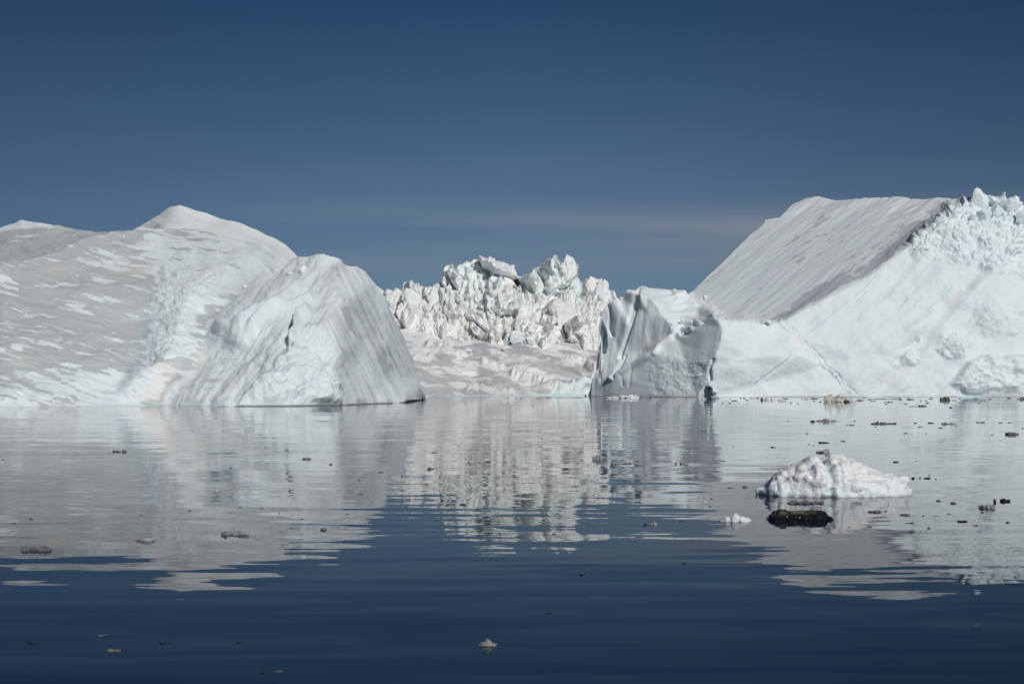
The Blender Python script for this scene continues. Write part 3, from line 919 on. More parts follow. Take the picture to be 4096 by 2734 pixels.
def rb_attr(px, py, P, n):
    ramp_ = polymask(px, py, RAMP, 6)
    crest = polymask(px, py, CREST, 18)
    ctop = polymask(px, py, CRESTTOP, 10)
    cliff = polymask(px, py, CLIFF, 5)
    shelf = polymask(px, py, SHELF, 6)
    snow = np.full(px.shape, 1.4)
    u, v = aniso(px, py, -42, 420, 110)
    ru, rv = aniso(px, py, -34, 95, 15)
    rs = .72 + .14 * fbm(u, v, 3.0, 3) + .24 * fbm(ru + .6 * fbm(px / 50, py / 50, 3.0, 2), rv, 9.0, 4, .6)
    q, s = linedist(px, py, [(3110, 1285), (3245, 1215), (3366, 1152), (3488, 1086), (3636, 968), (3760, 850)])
    rs -= .5 * np.exp(-(q / 55) ** 2)  # shade of the slope turning away, put into the colour as thinner snow
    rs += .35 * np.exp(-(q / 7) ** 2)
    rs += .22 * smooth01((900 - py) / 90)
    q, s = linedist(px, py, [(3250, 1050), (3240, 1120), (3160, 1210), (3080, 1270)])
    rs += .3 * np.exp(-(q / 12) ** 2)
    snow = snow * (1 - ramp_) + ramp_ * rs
    snow = snow * (1 - cliff) + cliff * (1.05 + .25 * fbm(px / 120, py / 80, 2.0, 3))
    snow = snow * (1 - shelf) + shelf * (1.1 + .4 * fbm(px / 80, py / 30, 7.0, 3))
    dirt = .75 * ramp_ * polymask(px, py, [(2760, 1185), (2850, 1215), (2990, 1262), (3040, 1290), (2900, 1270), (2830, 1238), (2790, 1210)], 25)
    dirt += .12 * ramp_ * smooth01((860 - py) / 60)
    for ln, wd, a in (([(3640, 1440), (3610, 1470), (3570, 1520)], 14, .5), ([(3690, 1360), (3600, 1450)], 8, .4), ([(3800, 1200), (3840, 1160)], 14, .6), ([(3180, 1345), (3215, 1372)], 8, .8), ([(3240, 1400), (3340, 1500)], 3, .6), ([(3900, 1425), (4096, 1420)], 8, .4)):
        q, s = linedist(px, py, ln)
        dirt += a * np.exp(-(q / wd) ** 2)
    dirt += .35 * cliff * np.exp(-((px - 2600) / 40) ** 2 - ((py - 1370) / 30) ** 2)
    aqua = .16 * (1 - ramp_) * (1 - cliff) * (1 - shelf) * smooth01(.5 + fbm(px / 200, py / 160, 9.0, 3))
    aqua += .10 * ctop
    aqua += .5 * polymask(px, py, [(3840, 1562), (3870, 1572), (3950, 1576), (3930, 1587), (3860, 1587)], 8)  # shadow in the hollow, painted in as an aqua tint
    aqua += .45 * np.exp(-((px - 3070) / 30) ** 2 - ((py - 1292) / 10) ** 2)
    return dict(snow=snow, dirt=np.clip(dirt, 0, 1), aqua=np.clip(aqua, 0, 1), grime_shade=.45 * smooth01(1.2 - (np.interp(px, [p[0] for p in rb_bot], [p[1] for p in rb_bot]) - py) / 4), calm=1.6 * cliff + .7 * ramp_)  # dark base line painted in: wet band together with notch shade


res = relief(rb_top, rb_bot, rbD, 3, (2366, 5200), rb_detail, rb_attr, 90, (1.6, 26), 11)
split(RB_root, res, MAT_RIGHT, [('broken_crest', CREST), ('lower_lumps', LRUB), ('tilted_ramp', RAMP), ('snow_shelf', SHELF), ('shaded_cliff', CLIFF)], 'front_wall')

# ------------------------------------------------------------------ middle iceberg: an apron and a wall of tumbled ice
MB_root = thing('iceberg', (0, 880, 0), 'distant jagged iceberg of tumbled blocks above a smooth apron, between two large icebergs', 'iceberg')
ap_top = [(1440, 1300), (1550, 1318), (1606, 1322), (1700, 1330), (1806, 1342), (1883, 1368), (2011, 1374), (2138, 1377), (2300, 1378), (2394, 1376), (2520, 1380)]
ap_bot = [(1440, 1588), (1683, 1586), (1866, 1583), (2202, 1580.5), (2373, 1579.5), (2520, 1579)]
apD = Depth([(x, y, wlY(y)) for x, y in ap_bot] + [(1440, 1300, 860), (1606, 1322, 880), (1806, 1342, 880), (1883, 1368, 870), (2138, 1377, 880), (2394, 1376, 900), (2520, 1380, 900),
             (2250, 1545, 752), (2373, 1520, 765), (1900, 1560, 715), (1800, 1470, 755), (2100, 1460, 790)], [], (1420, 1280, 2540, 1600), 4, 3)


def ap_detail(px, py, P):
    u, v = aniso(px, py, 14, 150, 26)
    d = 2.4 * fbm(u, v, 2.1, 4, .55) + 2.0 * fbm(px / 260, py / 70, 4.0, 3)
    for ln, wd, a in (([(1710, 1385), (1770, 1405), (1830, 1425)], 12, 4.0), ([(1650, 1435), (1720, 1440)], 9, 2.5), ([(2050, 1495), (2120, 1512), (2190, 1545), (2220, 1565)], 10, 3.0), ([(2270, 1445), (2330, 1448), (2380, 1470)], 12, 3.5),
                      ([(1930, 1455), (2010, 1462)], 7, 2.5), ([(1870, 1560), (1960, 1562), (2050, 1568)], 9, 2.5)):
        q, s = linedist(px, py, ln)
        d += a * np.exp(-(q / wd) ** 2) * (1 + .5 * fbm(px / 20, py / 12, 1.0, 3))
    k = polymask(px, py, [(2200, 1575), (2250, 1545), (2300, 1525), (2380, 1500), (2400, 1590), (2200, 1590)], 10)
    d += k * (2.0 + 2.0 * fbm(px / 30, py / 40, 6.0, 4, .55))
    return d


def ap_attr(px, py, P, n):
    u, v = aniso(px, py, 11, 170, 20)
    snow = .46 + .55 * fbm(u, v, 5.0, 4)
    k = polymask(px, py, [(2190, 1580), (2250, 1540), (2300, 1515), (2400, 1480), (2400, 1590), (2200, 1590)], 12)
    snow += k
    for ln, wd in (([(1710, 1385), (1770, 1405), (1830, 1425)], 14), ([(1650, 1435), (1720, 1440)], 9), ([(2050, 1495), (2120, 1512), (2190, 1545)], 9), ([(2270, 1445), (2330, 1448), (2380, 1470)], 14), ([(1930, 1455), (2010, 1462)], 8), ([(1870, 1560), (2050, 1568)], 9), ([(1610, 1330), (1740, 1350)], 20)):
        q, s = linedist(px, py, ln)
        snow += .8 * np.exp(-(q / wd) ** 2)
    dirt = .10 + .25 * smooth01(.5 + fbm(px / 120, py / 40, 2.0, 3)) * smooth01((py - 1440) / 60)
    yb = np.interp(px, [p[0] for p in ap_bot], [p[1] for p in ap_bot])
    aqua = .28 * k + .9 * smooth01(1 - (yb - py) / 7) + .25 * np.exp(-((px - 2020) / 80) ** 2 - ((py - 1562) / 10) ** 2)
    return dict(snow=snow, dirt=dirt * (1 - k), aqua=np.clip(aqua, 0, 1), grime_shade=0 * px)


res = relief(ap_top, ap_bot, apD, 2.5, (1440, 2520), ap_detail, ap_attr, 60, (1.5, 16), 21)
make_mesh('smooth_apron', res[0], res[1], MAT_FAR, res[3], parent=MB_root, normals=res[2], origin=tuple(MB_root.location))

sr_top = [(1440, 1180), (1490, 1150), (1517, 1157.5), (1538, 1170), (1551, 1158), (1581, 1164), (1591, 1153), (1611, 1162), (1615, 1140), (1638, 1131), (1640, 1142), (1674, 1142), (1681, 1162), (1696, 1160), (1704, 1170),
          (1721, 1153), (1747, 1147), (1764, 1123), (1781, 1085), (1798, 1068), (1819, 1074), (1845, 1072), (1870, 1055), (1885, 1064), (1896, 1047), (1930, 1051), (1977, 1066), (2028, 1063), (2034, 1070), (2047, 1055), (2059, 1059),
          (2060, 1128), (2070, 1130), (2081, 1111), (2109, 1106), (2124, 1091), (2130, 1098), (2133, 1072), (2181, 1055), (2224, 1051), (2236, 1062), (2239, 1081), (2253, 1072), (2257, 1045), (2281, 1039), (2298, 1055), (2300, 1085), (2305, 1102), (2330, 1132),
          (2334, 1140), (2337, 1123), (2349, 1102), (2377, 1117), (2407, 1113), (2422, 1132), (2428, 1153), (2449, 1174), (2466, 1196), (2488, 1200), (2540, 1215)]
sr_bot = [(1440, 1330), (1606, 1326), (1806, 1345), (1883, 1372), (2011, 1379), (2138, 1383), (2394, 1383), (2540, 1385)]
spts = [(x, y + 4, 868 + .02 * (x - 1440)) for x, y in sr_bot]
spts += [(1440, 1180, 960), (1640, 1140, 955), (1720, 1153, 950), (1798, 1068, 960), (1896, 1047, 965), (2047, 1058, 960), (2065, 1130, 985), (2133, 1072, 960), (2224, 1051, 960), (2281, 1039, 958), (2330, 1135, 975), (2349, 1102, 955), (2407, 1113, 958), (2540, 1210, 950),
         (1650, 1220, 912), (1900, 1180, 930), (2040, 1190, 920), (2010, 1170, 915), (2200, 1200, 922), (2220, 1130, 925), (2370, 1230, 925), (1800, 1260, 902), (2060, 1260, 895), (2180, 1260, 892), (2320, 1290, 895), (1860, 1330, 888)]
srD = Depth(spts, [[(2033, 1165, 905), (2000, 1190, 900), (1965, 1260, 892)], [(2160, 1225, 900), (2120, 1250, 890), (2115, 1330, 880)]], (1420, 1020, 2560, 1400), 4, 3)


def sr_detail(px, py, P):
    d = 4.0 * fbm(px / 130, py / 110, 2.0, 3) + 1.6 * fbm(px / 46, py / 40, 22.0, 3, .5, True) + 2.0 * fbm(px / 50, py / 44, 8.0, 3)
    lower = smooth01((py - 1160) / 80)
    wx = px + 16 * fbm(px / 60, py / 60, 3.0, 2)
    wy = py + 16 * fbm(px / 60, py / 60, 13.0, 2)
    u, v = aniso(px, py, 82, 150, 46)
    d += 3.2 * (fbm(u + .5 * fbm(px / 80, py / 80, 4.0, 2), v, 12.0, 4, .5, True) - .5)
    u, v = aniso(px, py, 118, 70, 22)
    d += 1.3 * (fbm(u, v, 19.0, 3, .5, True) - .5)
    calmz = .30 + .70 * smooth01(.5 + 1.3 * fbm(px / 110, py / 80, 31.0, 2))
    for n, w, a, sd in ((60, 22, 7.0, 31), (240, 13, 2.9, 32), (800, 8, 1.3, 33)):
        f1, f2, idx, sx, sy = cells(wx, wy, n, (1440, 1020, 2540, 1400), sd, .8)
        r = np.random.RandomState(sd + 50)
        off, tx, ty = r.rand(n), r.randn(n) * .28 / w, r.randn(n) * .28 / w
        e = smooth01((f2 - f1) / (w * .55))
        body = .35 + .65 * off[idx] + np.clip(tx[idx] * (wx - sx[idx]) + ty[idx] * (wy - sy[idx]), -1.0, 1.0)
        amt = 1.0 if n == 60 else (.55 + .45 * lower if n == 260 else .4 + .6 * lower)
        d += a * amt * (1 if n == 60 else calmz) * (e * body - .4)
    d += .25 * fbm(px / 12, py / 12, 1.0, 3, .6)
    # smooth broad faces of the big upright blocks
    return d


def sr_attr(px, py, P, n):
    tex = fbm(px / 90, py / 70, 5.0, 4)
    aqua = .2 * smooth01(.5 + fbm(px / 45, py / 40, 3.0, 3)) * smooth01((1330 - py) / 150) + .05
    dirt = .16 + .42 * smooth01(.45 + tex) * smooth01((py - 1120) / 90)
    grime_shade = .18 * smooth01(fbm(px / 26, py / 26, 15.0, 4, .6) * 1.8 - .55) * smooth01((py - 1220) / 60)
    for cx_, cy_, r in ((1800, 1250, 12), (1812, 1290, 10), (2270, 1325, 12), (1887, 1255, 8), (1905, 1360, 10), (1870, 1330, 9)):
        grime_shade += .55 * np.exp(-((px - cx_) / r) ** 2 - ((py - cy_) / (r * 1.4)) ** 2)
    return dict(snow=0 * px + 1.1, dirt=np.clip(dirt, 0, 1), aqua=aqua, grime_shade=np.clip(grime_shade, 0, .8))


res = free_relief(sr_top, sr_bot, srD, 2.2, (1440, 2540), sr_detail, sr_attr, 60, (3.0, 12), 41, .72)
make_mesh('tumbled_ridge', res[0], res[1], MAT_FAR, res[3], parent=MB_root, normals=res[2], origin=tuple(MB_root.location))

# ------------------------------------------------------------------ loose ice
_ico = {}


def ico(sub):
    if sub not in _ico:
        import bmesh
        bm = bmesh.new()
        bmesh.ops.create_icosphere(bm, subdivisions=sub, radius=1)
        bm.verts.ensure_lookup_table()
        _ico[sub] = (np.array([v.co[:] for v in bm.verts]), np.array([[v.index for v in f.verts] for f in bm.faces]))
        bm.free()
    return _ico[sub]


def lump(sub, c, r, seed, rough=.35, freq=1.3, facet=0.0, power=1.0):
    """one worn lump of ice: an irregular closed body"""
    v, f = ico(sub)
    rs = np.random.RandomState(seed)
    d = 1 + rough * fbm(v[:, 0] * freq + seed * 3.7, v[:, 1] * freq, v[:, 2] * freq + seed, 4, .55)
    p = v * d[:, None]
    if facet:
        for _ in range(int(facet)):
            nrm = rs.randn(3)
            nrm /= np.linalg.norm(nrm)
            h = rs.uniform(.48, .82)
            t = p @ nrm
            p = p - np.where(t > h, t - h, 0)[:, None] * nrm * .92
    return p * np.array(r) + np.array(c), f


def join(parts):
    V, Fc, o = [], [], 0
    for v, f in parts:
        V.append(v)
        Fc.append(f + o)
        o += len(v)
    return np.concatenate(V), np.concatenate(Fc)


def remesh(parts, voxel):
    v, f = join(parts)
    me = bpy.data.meshes.new('tmp')
    me.from_pydata(v.tolist(), [], f.tolist())
    o = bpy.data.objects.new('tmp', me)
    COL.objects.link(o)
    md = o.modifiers.new('r', 'REMESH')
    md.mode = 'VOXEL'
    md.voxel_size = voxel
    dg = bpy.context.evaluated_depsgraph_get()
    ev = o.evaluated_get(dg)
    m2 = ev.to_mesh()
    n = len(m2.vertices)
    co = np.empty(n * 3)
    m2.vertices.foreach_get('co', co)
    no = np.empty(n * 3)
    m2.vertices.foreach_get('normal', no)
    q = np.array([list(p.vertices) if len(p.vertices) == 4 else list(p.vertices) + [p.vertices[-1]] for p in m2.polygons])
    ev.to_mesh_clear()
    bpy.data.objects.remove(o)
    bpy.data.meshes.remove(me)
    return co.reshape(-1, 3), no.reshape(-1, 3), q


# big blocks that make up the ridge of the middle berg (parts of it), and blocks strewn on the bergs
def berg_block(px, py, Y, wpx, hpx, seed, mat, parent=None, label=None, facet=7, tilt=0.0, depthk=.8, rough=.30, sub=4, attrs=None):
    x, y, z = at(px, py, Y)
    k = Y / F
    a = math.radians(tilt)
    p, f = lump(sub, (0, 0, 0), (wpx * k / 2, wpx * k / 2 * depthk, hpx * k / 2), seed, rough, 1.2, facet)
    p = np.stack([p[:, 0] * math.cos(a) + p[:, 2] * math.sin(a), p[:, 1], -p[:, 0] * math.sin(a) + p[:, 2] * math.cos(a)], 1)
    p = p + p / (np.linalg.norm(p, axis=1)[:, None] + 1e-9) * (.04 * wpx * k * fbm(p[:, 0] / (wpx * k) * 7, p[:, 1] / (wpx * k) * 7, p[:, 2] / (wpx * k) * 7 + seed, 4, .6))[:, None]
    p += np.array((x, y, z))
    if attrs:
        n = len(p)
        at_ = {k_: np.full(n, v_) for k_, v_ in dict(dict(snow=1.1, dirt=.15, aqua=.15, grime_shade=0.0), **attrs).items()}
    else:
        at_ = None
    if parent is not None:
        return make_mesh('ice_block', p, f, mat, at_, parent=parent, origin=(x, y, z - hpx * k / 2))
    o = make_mesh('ice_block', p, f, mat, at_, origin=(x, y, z - hpx * k / 2))
    return o


HB = [  # px, py, Y, w, h, tilt, dirt, aqua
    (1650, 1225, 905, 100, 150, -22, .25, .12), (1735, 1195, 925, 66, 100, 18, .2, .3), (1795, 1105, 952, 60, 90, 12, .05, .3), (1850, 1110, 948, 70, 110, 25, .05, .35), (1885, 1115, 944, 80, 110, 15, .05, .25),
    (2044, 1098, 948, 34, 90, 4, .1, .25), (1980, 1095, 950, 70, 44, 0, .05, .2), (2034, 1135, 930, 56, 60, 0, .5, .0), (2015, 1180, 912, 90, 70, -20, .55, .0),
    (2140, 1130, 945, 90, 110, 5, .3, .2), (2185, 1150, 935, 80, 130, 8, .2, .25), (2240, 1125, 935, 110, 140, -14, .1, .35), (2305, 1150, 940, 60, 100, 0, .1, .5), (2275, 1075, 955, 44, 74, 3, .3, .1),
    (2205, 1085, 955, 66, 66, 0, .1, .2), (2365, 1160, 945, 74, 110, -8, .4, .05), (2415, 1155, 948, 40, 80, 0, .3, .1),
    (2140, 1280, 888, 54, 110, 8, .45, .0), (2245, 1255, 890, 150, 120, -6, .5, .0), (2068, 1345, 872, 84, 68, 0, .0, .25), (2124, 1358, 870, 40, 48, 0, .0, .2), (2090, 1300, 886, 46, 60, 0, .15, .25),
    (2035, 1290, 888, 60, 60, 10, .1, .25), (1735, 1278, 892, 44, 44, 0, .05, .25), (1770, 1318, 884, 84, 40, 6, .35, .1), (1620, 1300, 886, 56, 54, 0, .1, .35), (2390, 1365, 885, 60, 50, 0, .0, .35),
    (2200, 1355, 878, 60, 50, 0, .5, .0), (2320, 1325, 882, 50, 40, 0, .2, .15), (1925, 1190, 925, 60, 60, 10, .35, .2), (1830, 1215, 915, 70, 50, 0, .4, .2), (1945, 1145, 930, 60, 46, 0, .3, .2),
    (2410, 1240, 915, 56, 80, -14, .4, .1), (1900, 1290, 893, 70, 60, -10, .6, .05), (1985, 1340, 880, 60, 44, 0, .6, .0), (1560, 1200, 920, 50, 80, 0, .2, .3)]
for i, (px, py, Y, w, h, tl, di, aq) in enumerate(HB):
    if i in (2, 3, 9, 10, 14, 29, 30, 31, 33, 34):      # these melt into the ridge itself
        continue
    berg_block(px, py, Y, w, h, 100 + i, MAT_FAR, MB_root, tilt=tl, facet=12, depthk=.6, rough=.25, attrs=dict(dirt=di, aqua=aq * .6))

STREWN = [  # px, py, Y offset from surface, w, h, label
    (2018, 1396, apD, 46, 18, 'white flat block lying on the middle apron just below the tumbled blocks'),
    (1872, 1400, apD, 34, 15, 'small white slab on the upper part of the middle apron beside a dark streak'),
    (1885, 1415, apD, 16, 10, 'tiny white lump under the small slab on the middle apron'),
    (2088, 1446, apD, 20, 9, 'small oblong white block halfway down the middle apron'),
    (2126, 1449, apD, 18, 10, 'small rounded white block halfway down the middle apron next to an oblong one'),
    (1781, 1356, apD, 8, 14, 'tiny upright white block at the upper left of the middle apron'),
    (2343, 1440, apD, 26, 8, 'small thin white slab low on the middle apron near the shaded cliff'),
    (283, 984, lbD, 30, 15, 'white ice boulder perched on the left crest of the rounded iceberg'),
    (494, 948, lbD, 15, 11, 'small white ice boulder near the top of the rounded iceberg'),
    (825, 1103, lbD, 24, 13, 'small pale boulder, larger of two, beneath the ridge of the rounded iceberg'),
    (840, 1123, lbD, 22, 15, 'small pale angular boulder below another on the rounded iceberg'),
    (977, 1146, lbD, 20, 16, 'pale boulder on the rounded iceberg slope left of the nose summit'),
    (900, 1165, lbD, 14, 12, 'little bluish boulder lodged in the rubble below the ridge of the rounded iceberg'),
    (1212, 1078, lbD, 34, 36, 'rounded white boulder just under the summit of the striped nose'),
    (1158, 1092, lbD, 26, 16, 'white flat boulder to the left of the rounded boulder at the nose summit'),
    (980, 1146, lbD, 16, 14, 'pale chunk sitting against a boulder on the slope left of the nose'),
    (2697, 1162, rbD, 24, 16, 'round white ice lump on the skyline at the end of the snow shelf'),
    (2733, 1168, rbD, 34, 22, 'white ice lump on the skyline where the shelf meets the grey ramp'),
    (2820, 1186, rbD, 22, 18, 'small white ice lump at the foot of the grey ramp'),
    (2803, 1196, rbD, 14, 12, 'tiny white ice lump beside another at the foot of the grey ramp'),
    (2730, 1284, rbD, 28, 32, 'grey ice boulder upright on the snow shelf behind the shaded cliff'),
    (2762, 1286, rbD, 20, 14, 'small white lump beside the grey boulder on the snow shelf'),
    (3072, 1287, rbD, 30, 24, 'bluish white block on the brow of the low front wall'),
]
for i, (px, py, D, w, h, lab) in enumerate(STREWN):
    Y = float(D(np.array([px * 1.0]), np.array([py + h * .4]))[0]) - w * .00003 * 600 * .3
    o = berg_block(px, py, Y, w, h, 300 + i, M_BLOCK, None, facet=8, depthk=.8, rough=.3, sub=3)
    o.name = 'ice_boulder'
    tag(o, lab, 'ice boulder', 'blocks strewn on the icebergs')

# spire on the crest of the right berg
o = berg_block(3918, 810, 622, 66, 120, 77, MAT_RIGHT, RB_root, tilt=-6, facet=9, attrs=dict(aqua=.15, dirt=0.0))
o.name = 'ice_spire'
for i, (px, py, w, h, tl) in enumerate([(3935, 860, 60, 70, 20), (3990, 845, 70, 60, 0), (4040, 830, 90, 70, -15), (4085, 870, 60, 60, 0), (3895, 880, 44, 40, 0), (4140, 840, 80, 70, 0), (3970, 800, 50, 40, 10)]):
    berg_block(px, py, float(rbD(np.array([px * 1.0]), np.array([py * 1.0]))[0]), w, h, 60 + i, MAT_RIGHT, RB_root, tilt=tl, facet=8, attrs=dict(aqua=.25, dirt=.05))


# ------------------------------------------------------------------ the bergy bit in the foreground
def bergy_bit():
    Y0 = wlY(1975)
    k = Y0 / F
    X0 = (3326 - CX) * k
    rs = np.random.RandomState(3)
    # silhouette of the lump in photo pixels: (x, top)
    sil = [(3030, 1968), (3060, 1950), (3085, 1926), (3108, 1902), (3150, 1888), (3190, 1866), (3235, 1840), (3255, 1836), (3275, 1845), (3300, 1842), (3340, 1832), (3370, 1838), (3400, 1844), (3430, 1856), (3470, 1872), (3520, 1888), (3560, 1905), (3585, 1914), (3610, 1918), (3628, 1935), (3632, 1960)]
    sx, sy = [p[0] for p in sil], [p[1] for p in sil]
    parts = []
    nu, nv = 260, 90
    U = np.linspace(3026, 3636, nu)
    top = np.interp(U, sx, sy) + 5 * fbm(U / 26, U * 0, 3.0, 3)
    h = np.maximum((1978 - top) * k, .03)
    dep = .45 * smooth01((U - 3020) / 50) * smooth01((3640 - U) / 60) + h * .75
    th = np.linspace(-.35 * math.pi, 1.35 * math.pi, nv)
    a = th[None, :]
    sn_, cs_ = np.sin(a), np.cos(a)
    XX = np.repeat(((U - CX) * k)[:, None], nv, 1)
    YY = Y0 - dep[:, None] * np.sign(cs_) * np.abs(cs_) ** .8
    ZZ = np.where(sn_ > 0, h[:, None] * np.abs(sn_) ** .9, -.25 * np.abs(sn_))
    G = np.stack([XX, YY, ZZ], -1)
    Nn = np.stack([0 * XX, -np.sign(cs_) * np.abs(cs_) + 0 * XX, sn_ + 0 * XX], -1)
    f1, f2, idx, cx_, cy_ = cells(U[:, None] + 0 * XX + 14 * fbm(XX * 4, YY * 4, ZZ * 4, 2), np.degrees(a) * 2.2 + 0 * XX, 120, (3020, -160, 3640, 560), 12)
    rr = np.random.RandomState(2).rand(120)
    bd = .10 * (rr[idx] - .4) * smooth01((f2 - f1) / 26)
    G = G + Nn * (bd * np.minimum(1, h[:, None] / .35) + .07 * fbm(XX * 2.2, YY * 2.2, ZZ * 2.2, 3) * np.minimum(1, h[:, None] / .4))[..., None]
    ix = np.arange(nu * nv).reshape(nu, nv)
    nxt = np.roll(ix, -1, 1)
    qd = np.stack([ix[:-1], ix[1:], nxt[1:], nxt[:-1]], -1).reshape(-1, 4)
    tri = np.concatenate([qd[:, [0, 1, 2]], qd[:, [0, 2, 3]]])
    caps = [[ix[0, 0], ix[0, j + 1], ix[0, j]] for j in range(1, nv - 1)] + [[ix[-1, 0], ix[-1, j], ix[-1, j + 1]] for j in range(1, nv - 1)]
    parts.append((G.reshape(-1, 3), np.concatenate([tri, np.array(caps)])))
    for i in range(16):
        px = rs.uniform(3060, 3610)
        hh = (1978 - np.interp(px, sx, sy)) * k
        t = rs.uniform(.15, 1.0)
        r = rs.uniform(.07, .2) * (.5 + .6 * hh)
        parts.append(lump(3, ((px - CX) * k, Y0 - (.40 + hh * .75) * math.cos(t * 1.45) * .97, hh * math.sin(t * 1.45) * .97), (r * 1.3, r, r), 500 + i, .25, 1.2))
    # two ribs with the bluish cleft between them, foot lobes
    for px, py, dy, r in ((3170, 1980, -.75, .22), (3250, 1985, -.95, .13), (3195, 1984, -.9, .16), (3330, 1985, -.85, .2), (3400, 1985, -.75, .18), (3560, 1962, -.25, .16), (3615, 1940, 0, .14), (3600, 1952, -.1, .14), (3045, 1965, .1, .1), (3240, 1996, -1.12, .07), (3333, 1992, -1.1, .04)):
        parts.append(lump(3, ((px - CX) * k, Y0 + dy, CAMH * 0 + .02 + r * .35), (r * 1.35, r, r * 1.1), int(px * 3), .3, 1.4))
    co, no, q = remesh(parts, .022)
    n = fbm(co[:, 0] * 5, co[:, 1] * 5, co[:, 2] * 5, 4, .6)
    n2 = fbm(co[:, 0] * 17, co[:, 1] * 17, co[:, 2] * 17, 3, .6)
    cleft = np.exp(-((co[:, 0] - (3290 - CX) * k) / .09) ** 2) * (co[:, 1] < Y0)
    rg = fbm(co[:, 0] * 1.5, co[:, 1] * 1.5, co[:, 2] * 2.2, 4, .5, True)
    co = co + no * (.012 * n + .004 * n2 + .05 * (rg - .6) - .10 * cleft)[:, None]
    zt = np.clip(co[:, 2] / 1.1, 0, 1)
    aq = .30 * cleft + .30 * smooth01(1 - co[:, 2] / .45) * smooth01(.6 - 1.6 * n) + .15 * smooth01(-n * 2)
    di = .28 * smooth01(.4 + n) * smooth01((co[:, 2] - .3) / .6)
    sn = 1.2 + 0 * aq
    m = ice_mat('bergy_ice', snow=(.84, .85, .86), rough=.3, bump=.22, bscale=9, fine=4)
    t = m.node_tree
    b = t.nodes['Principled BSDF']
    b.inputs['Specular IOR Level'].default_value = .5
    b.inputs['Subsurface Scale'].default_value = .25
    b.inputs['Subsurface Weight'].default_value = .6
    for nd in t.nodes:
        if nd.type == 'BUMP':
            nd.inputs['Distance'].default_value = .02
    o = make_mesh('ice_growler', co, q, m, dict(snow=sn, dirt=di, aqua=np.clip(aq, 0, 1), grime_shade=0 * aq), origin=(X0, Y0, 0))
    tag(o, 'lumpy white ice growler with a bluish cleft, largest floating piece in front', 'growler')
    return o


bergy_bit()


# ------------------------------------------------------------------ floating brash ice
FREC = []


def floater(name, px, pyw, wpx, hpx, mat, label, cat='ice floe', group=None, seed=None, n=1, rough=.45, sub=3, facet=4, prof=None, depthk=None, smooth=True):
    Y = wlY(pyw)
    k = Y / F
    w, h = wpx * k, max(hpx * k, .012)
    seed = seed if seed is not None else int(px * 7 + pyw * 13) % 99991
    rs = np.random.RandomState(seed)
    dk = depthk or rs.uniform(.5, .9)
    parts = []
    if n == 1:
        parts.append(lump(sub, (0, 0, h * .05), (w / 2, w / 2 * dk, h * .95), seed, rough, 1.5, facet))
    else:
        hs = prof or [rs.uniform(.45, 1.0) for _ in range(n)]
        for i in range(n):
            u = (i + .5) / n - .5
            rw = w / n * rs.uniform(.65, .95)
            parts.append(lump(sub, (u * (w - rw * .6), rs.uniform(-.2, .2) * w * dk * .5, 0.0), (rw, rw * rs.uniform(.6, 1.1), h * hs[i]), seed + i * 11, rough, 1.5, facet))
    v, f = join(parts)
    hmax = v[:, 2].max()
    v[:, 2] *= np.where(v[:, 2] > 0, h / hmax, min(.5, 1))
    # fine nibbling of the outline
    v += .05 * h * np.stack([fbm(v[:, 0] / w * 14, v[:, 1] / w * 14, v[:, 2] / h * 3 + j * 9 + seed, 3, .6) for j in range(3)], 1) * np.array((1.6, 1.6, 1.0))
    x = (px - CX) * k
    o = make_mesh(name, v + np.array((x, Y, 0)), f, mat, origin=(x, Y, 0), smooth=smooth)
    o.rotation_euler.z = 0
    tag(o, label, cat, group)
    return o


def C1(x, y): return 2800 + x * .5517, 1550 + y * .5517
def C2(x, y): return x * .4683, 1550 + y * .4683
def C3(x, y): return 1000 + x * .4683, 1550 + y * .4683
def C4(x, y): return 1900 + x * .4464, 1550 + y * .4464
def C5(x, y): return x * .596, 2150 + y * .596
def C6(x, y): return 1400 + x * .596, 2150 + y * .596


GR = 'brash ice floating on the water'
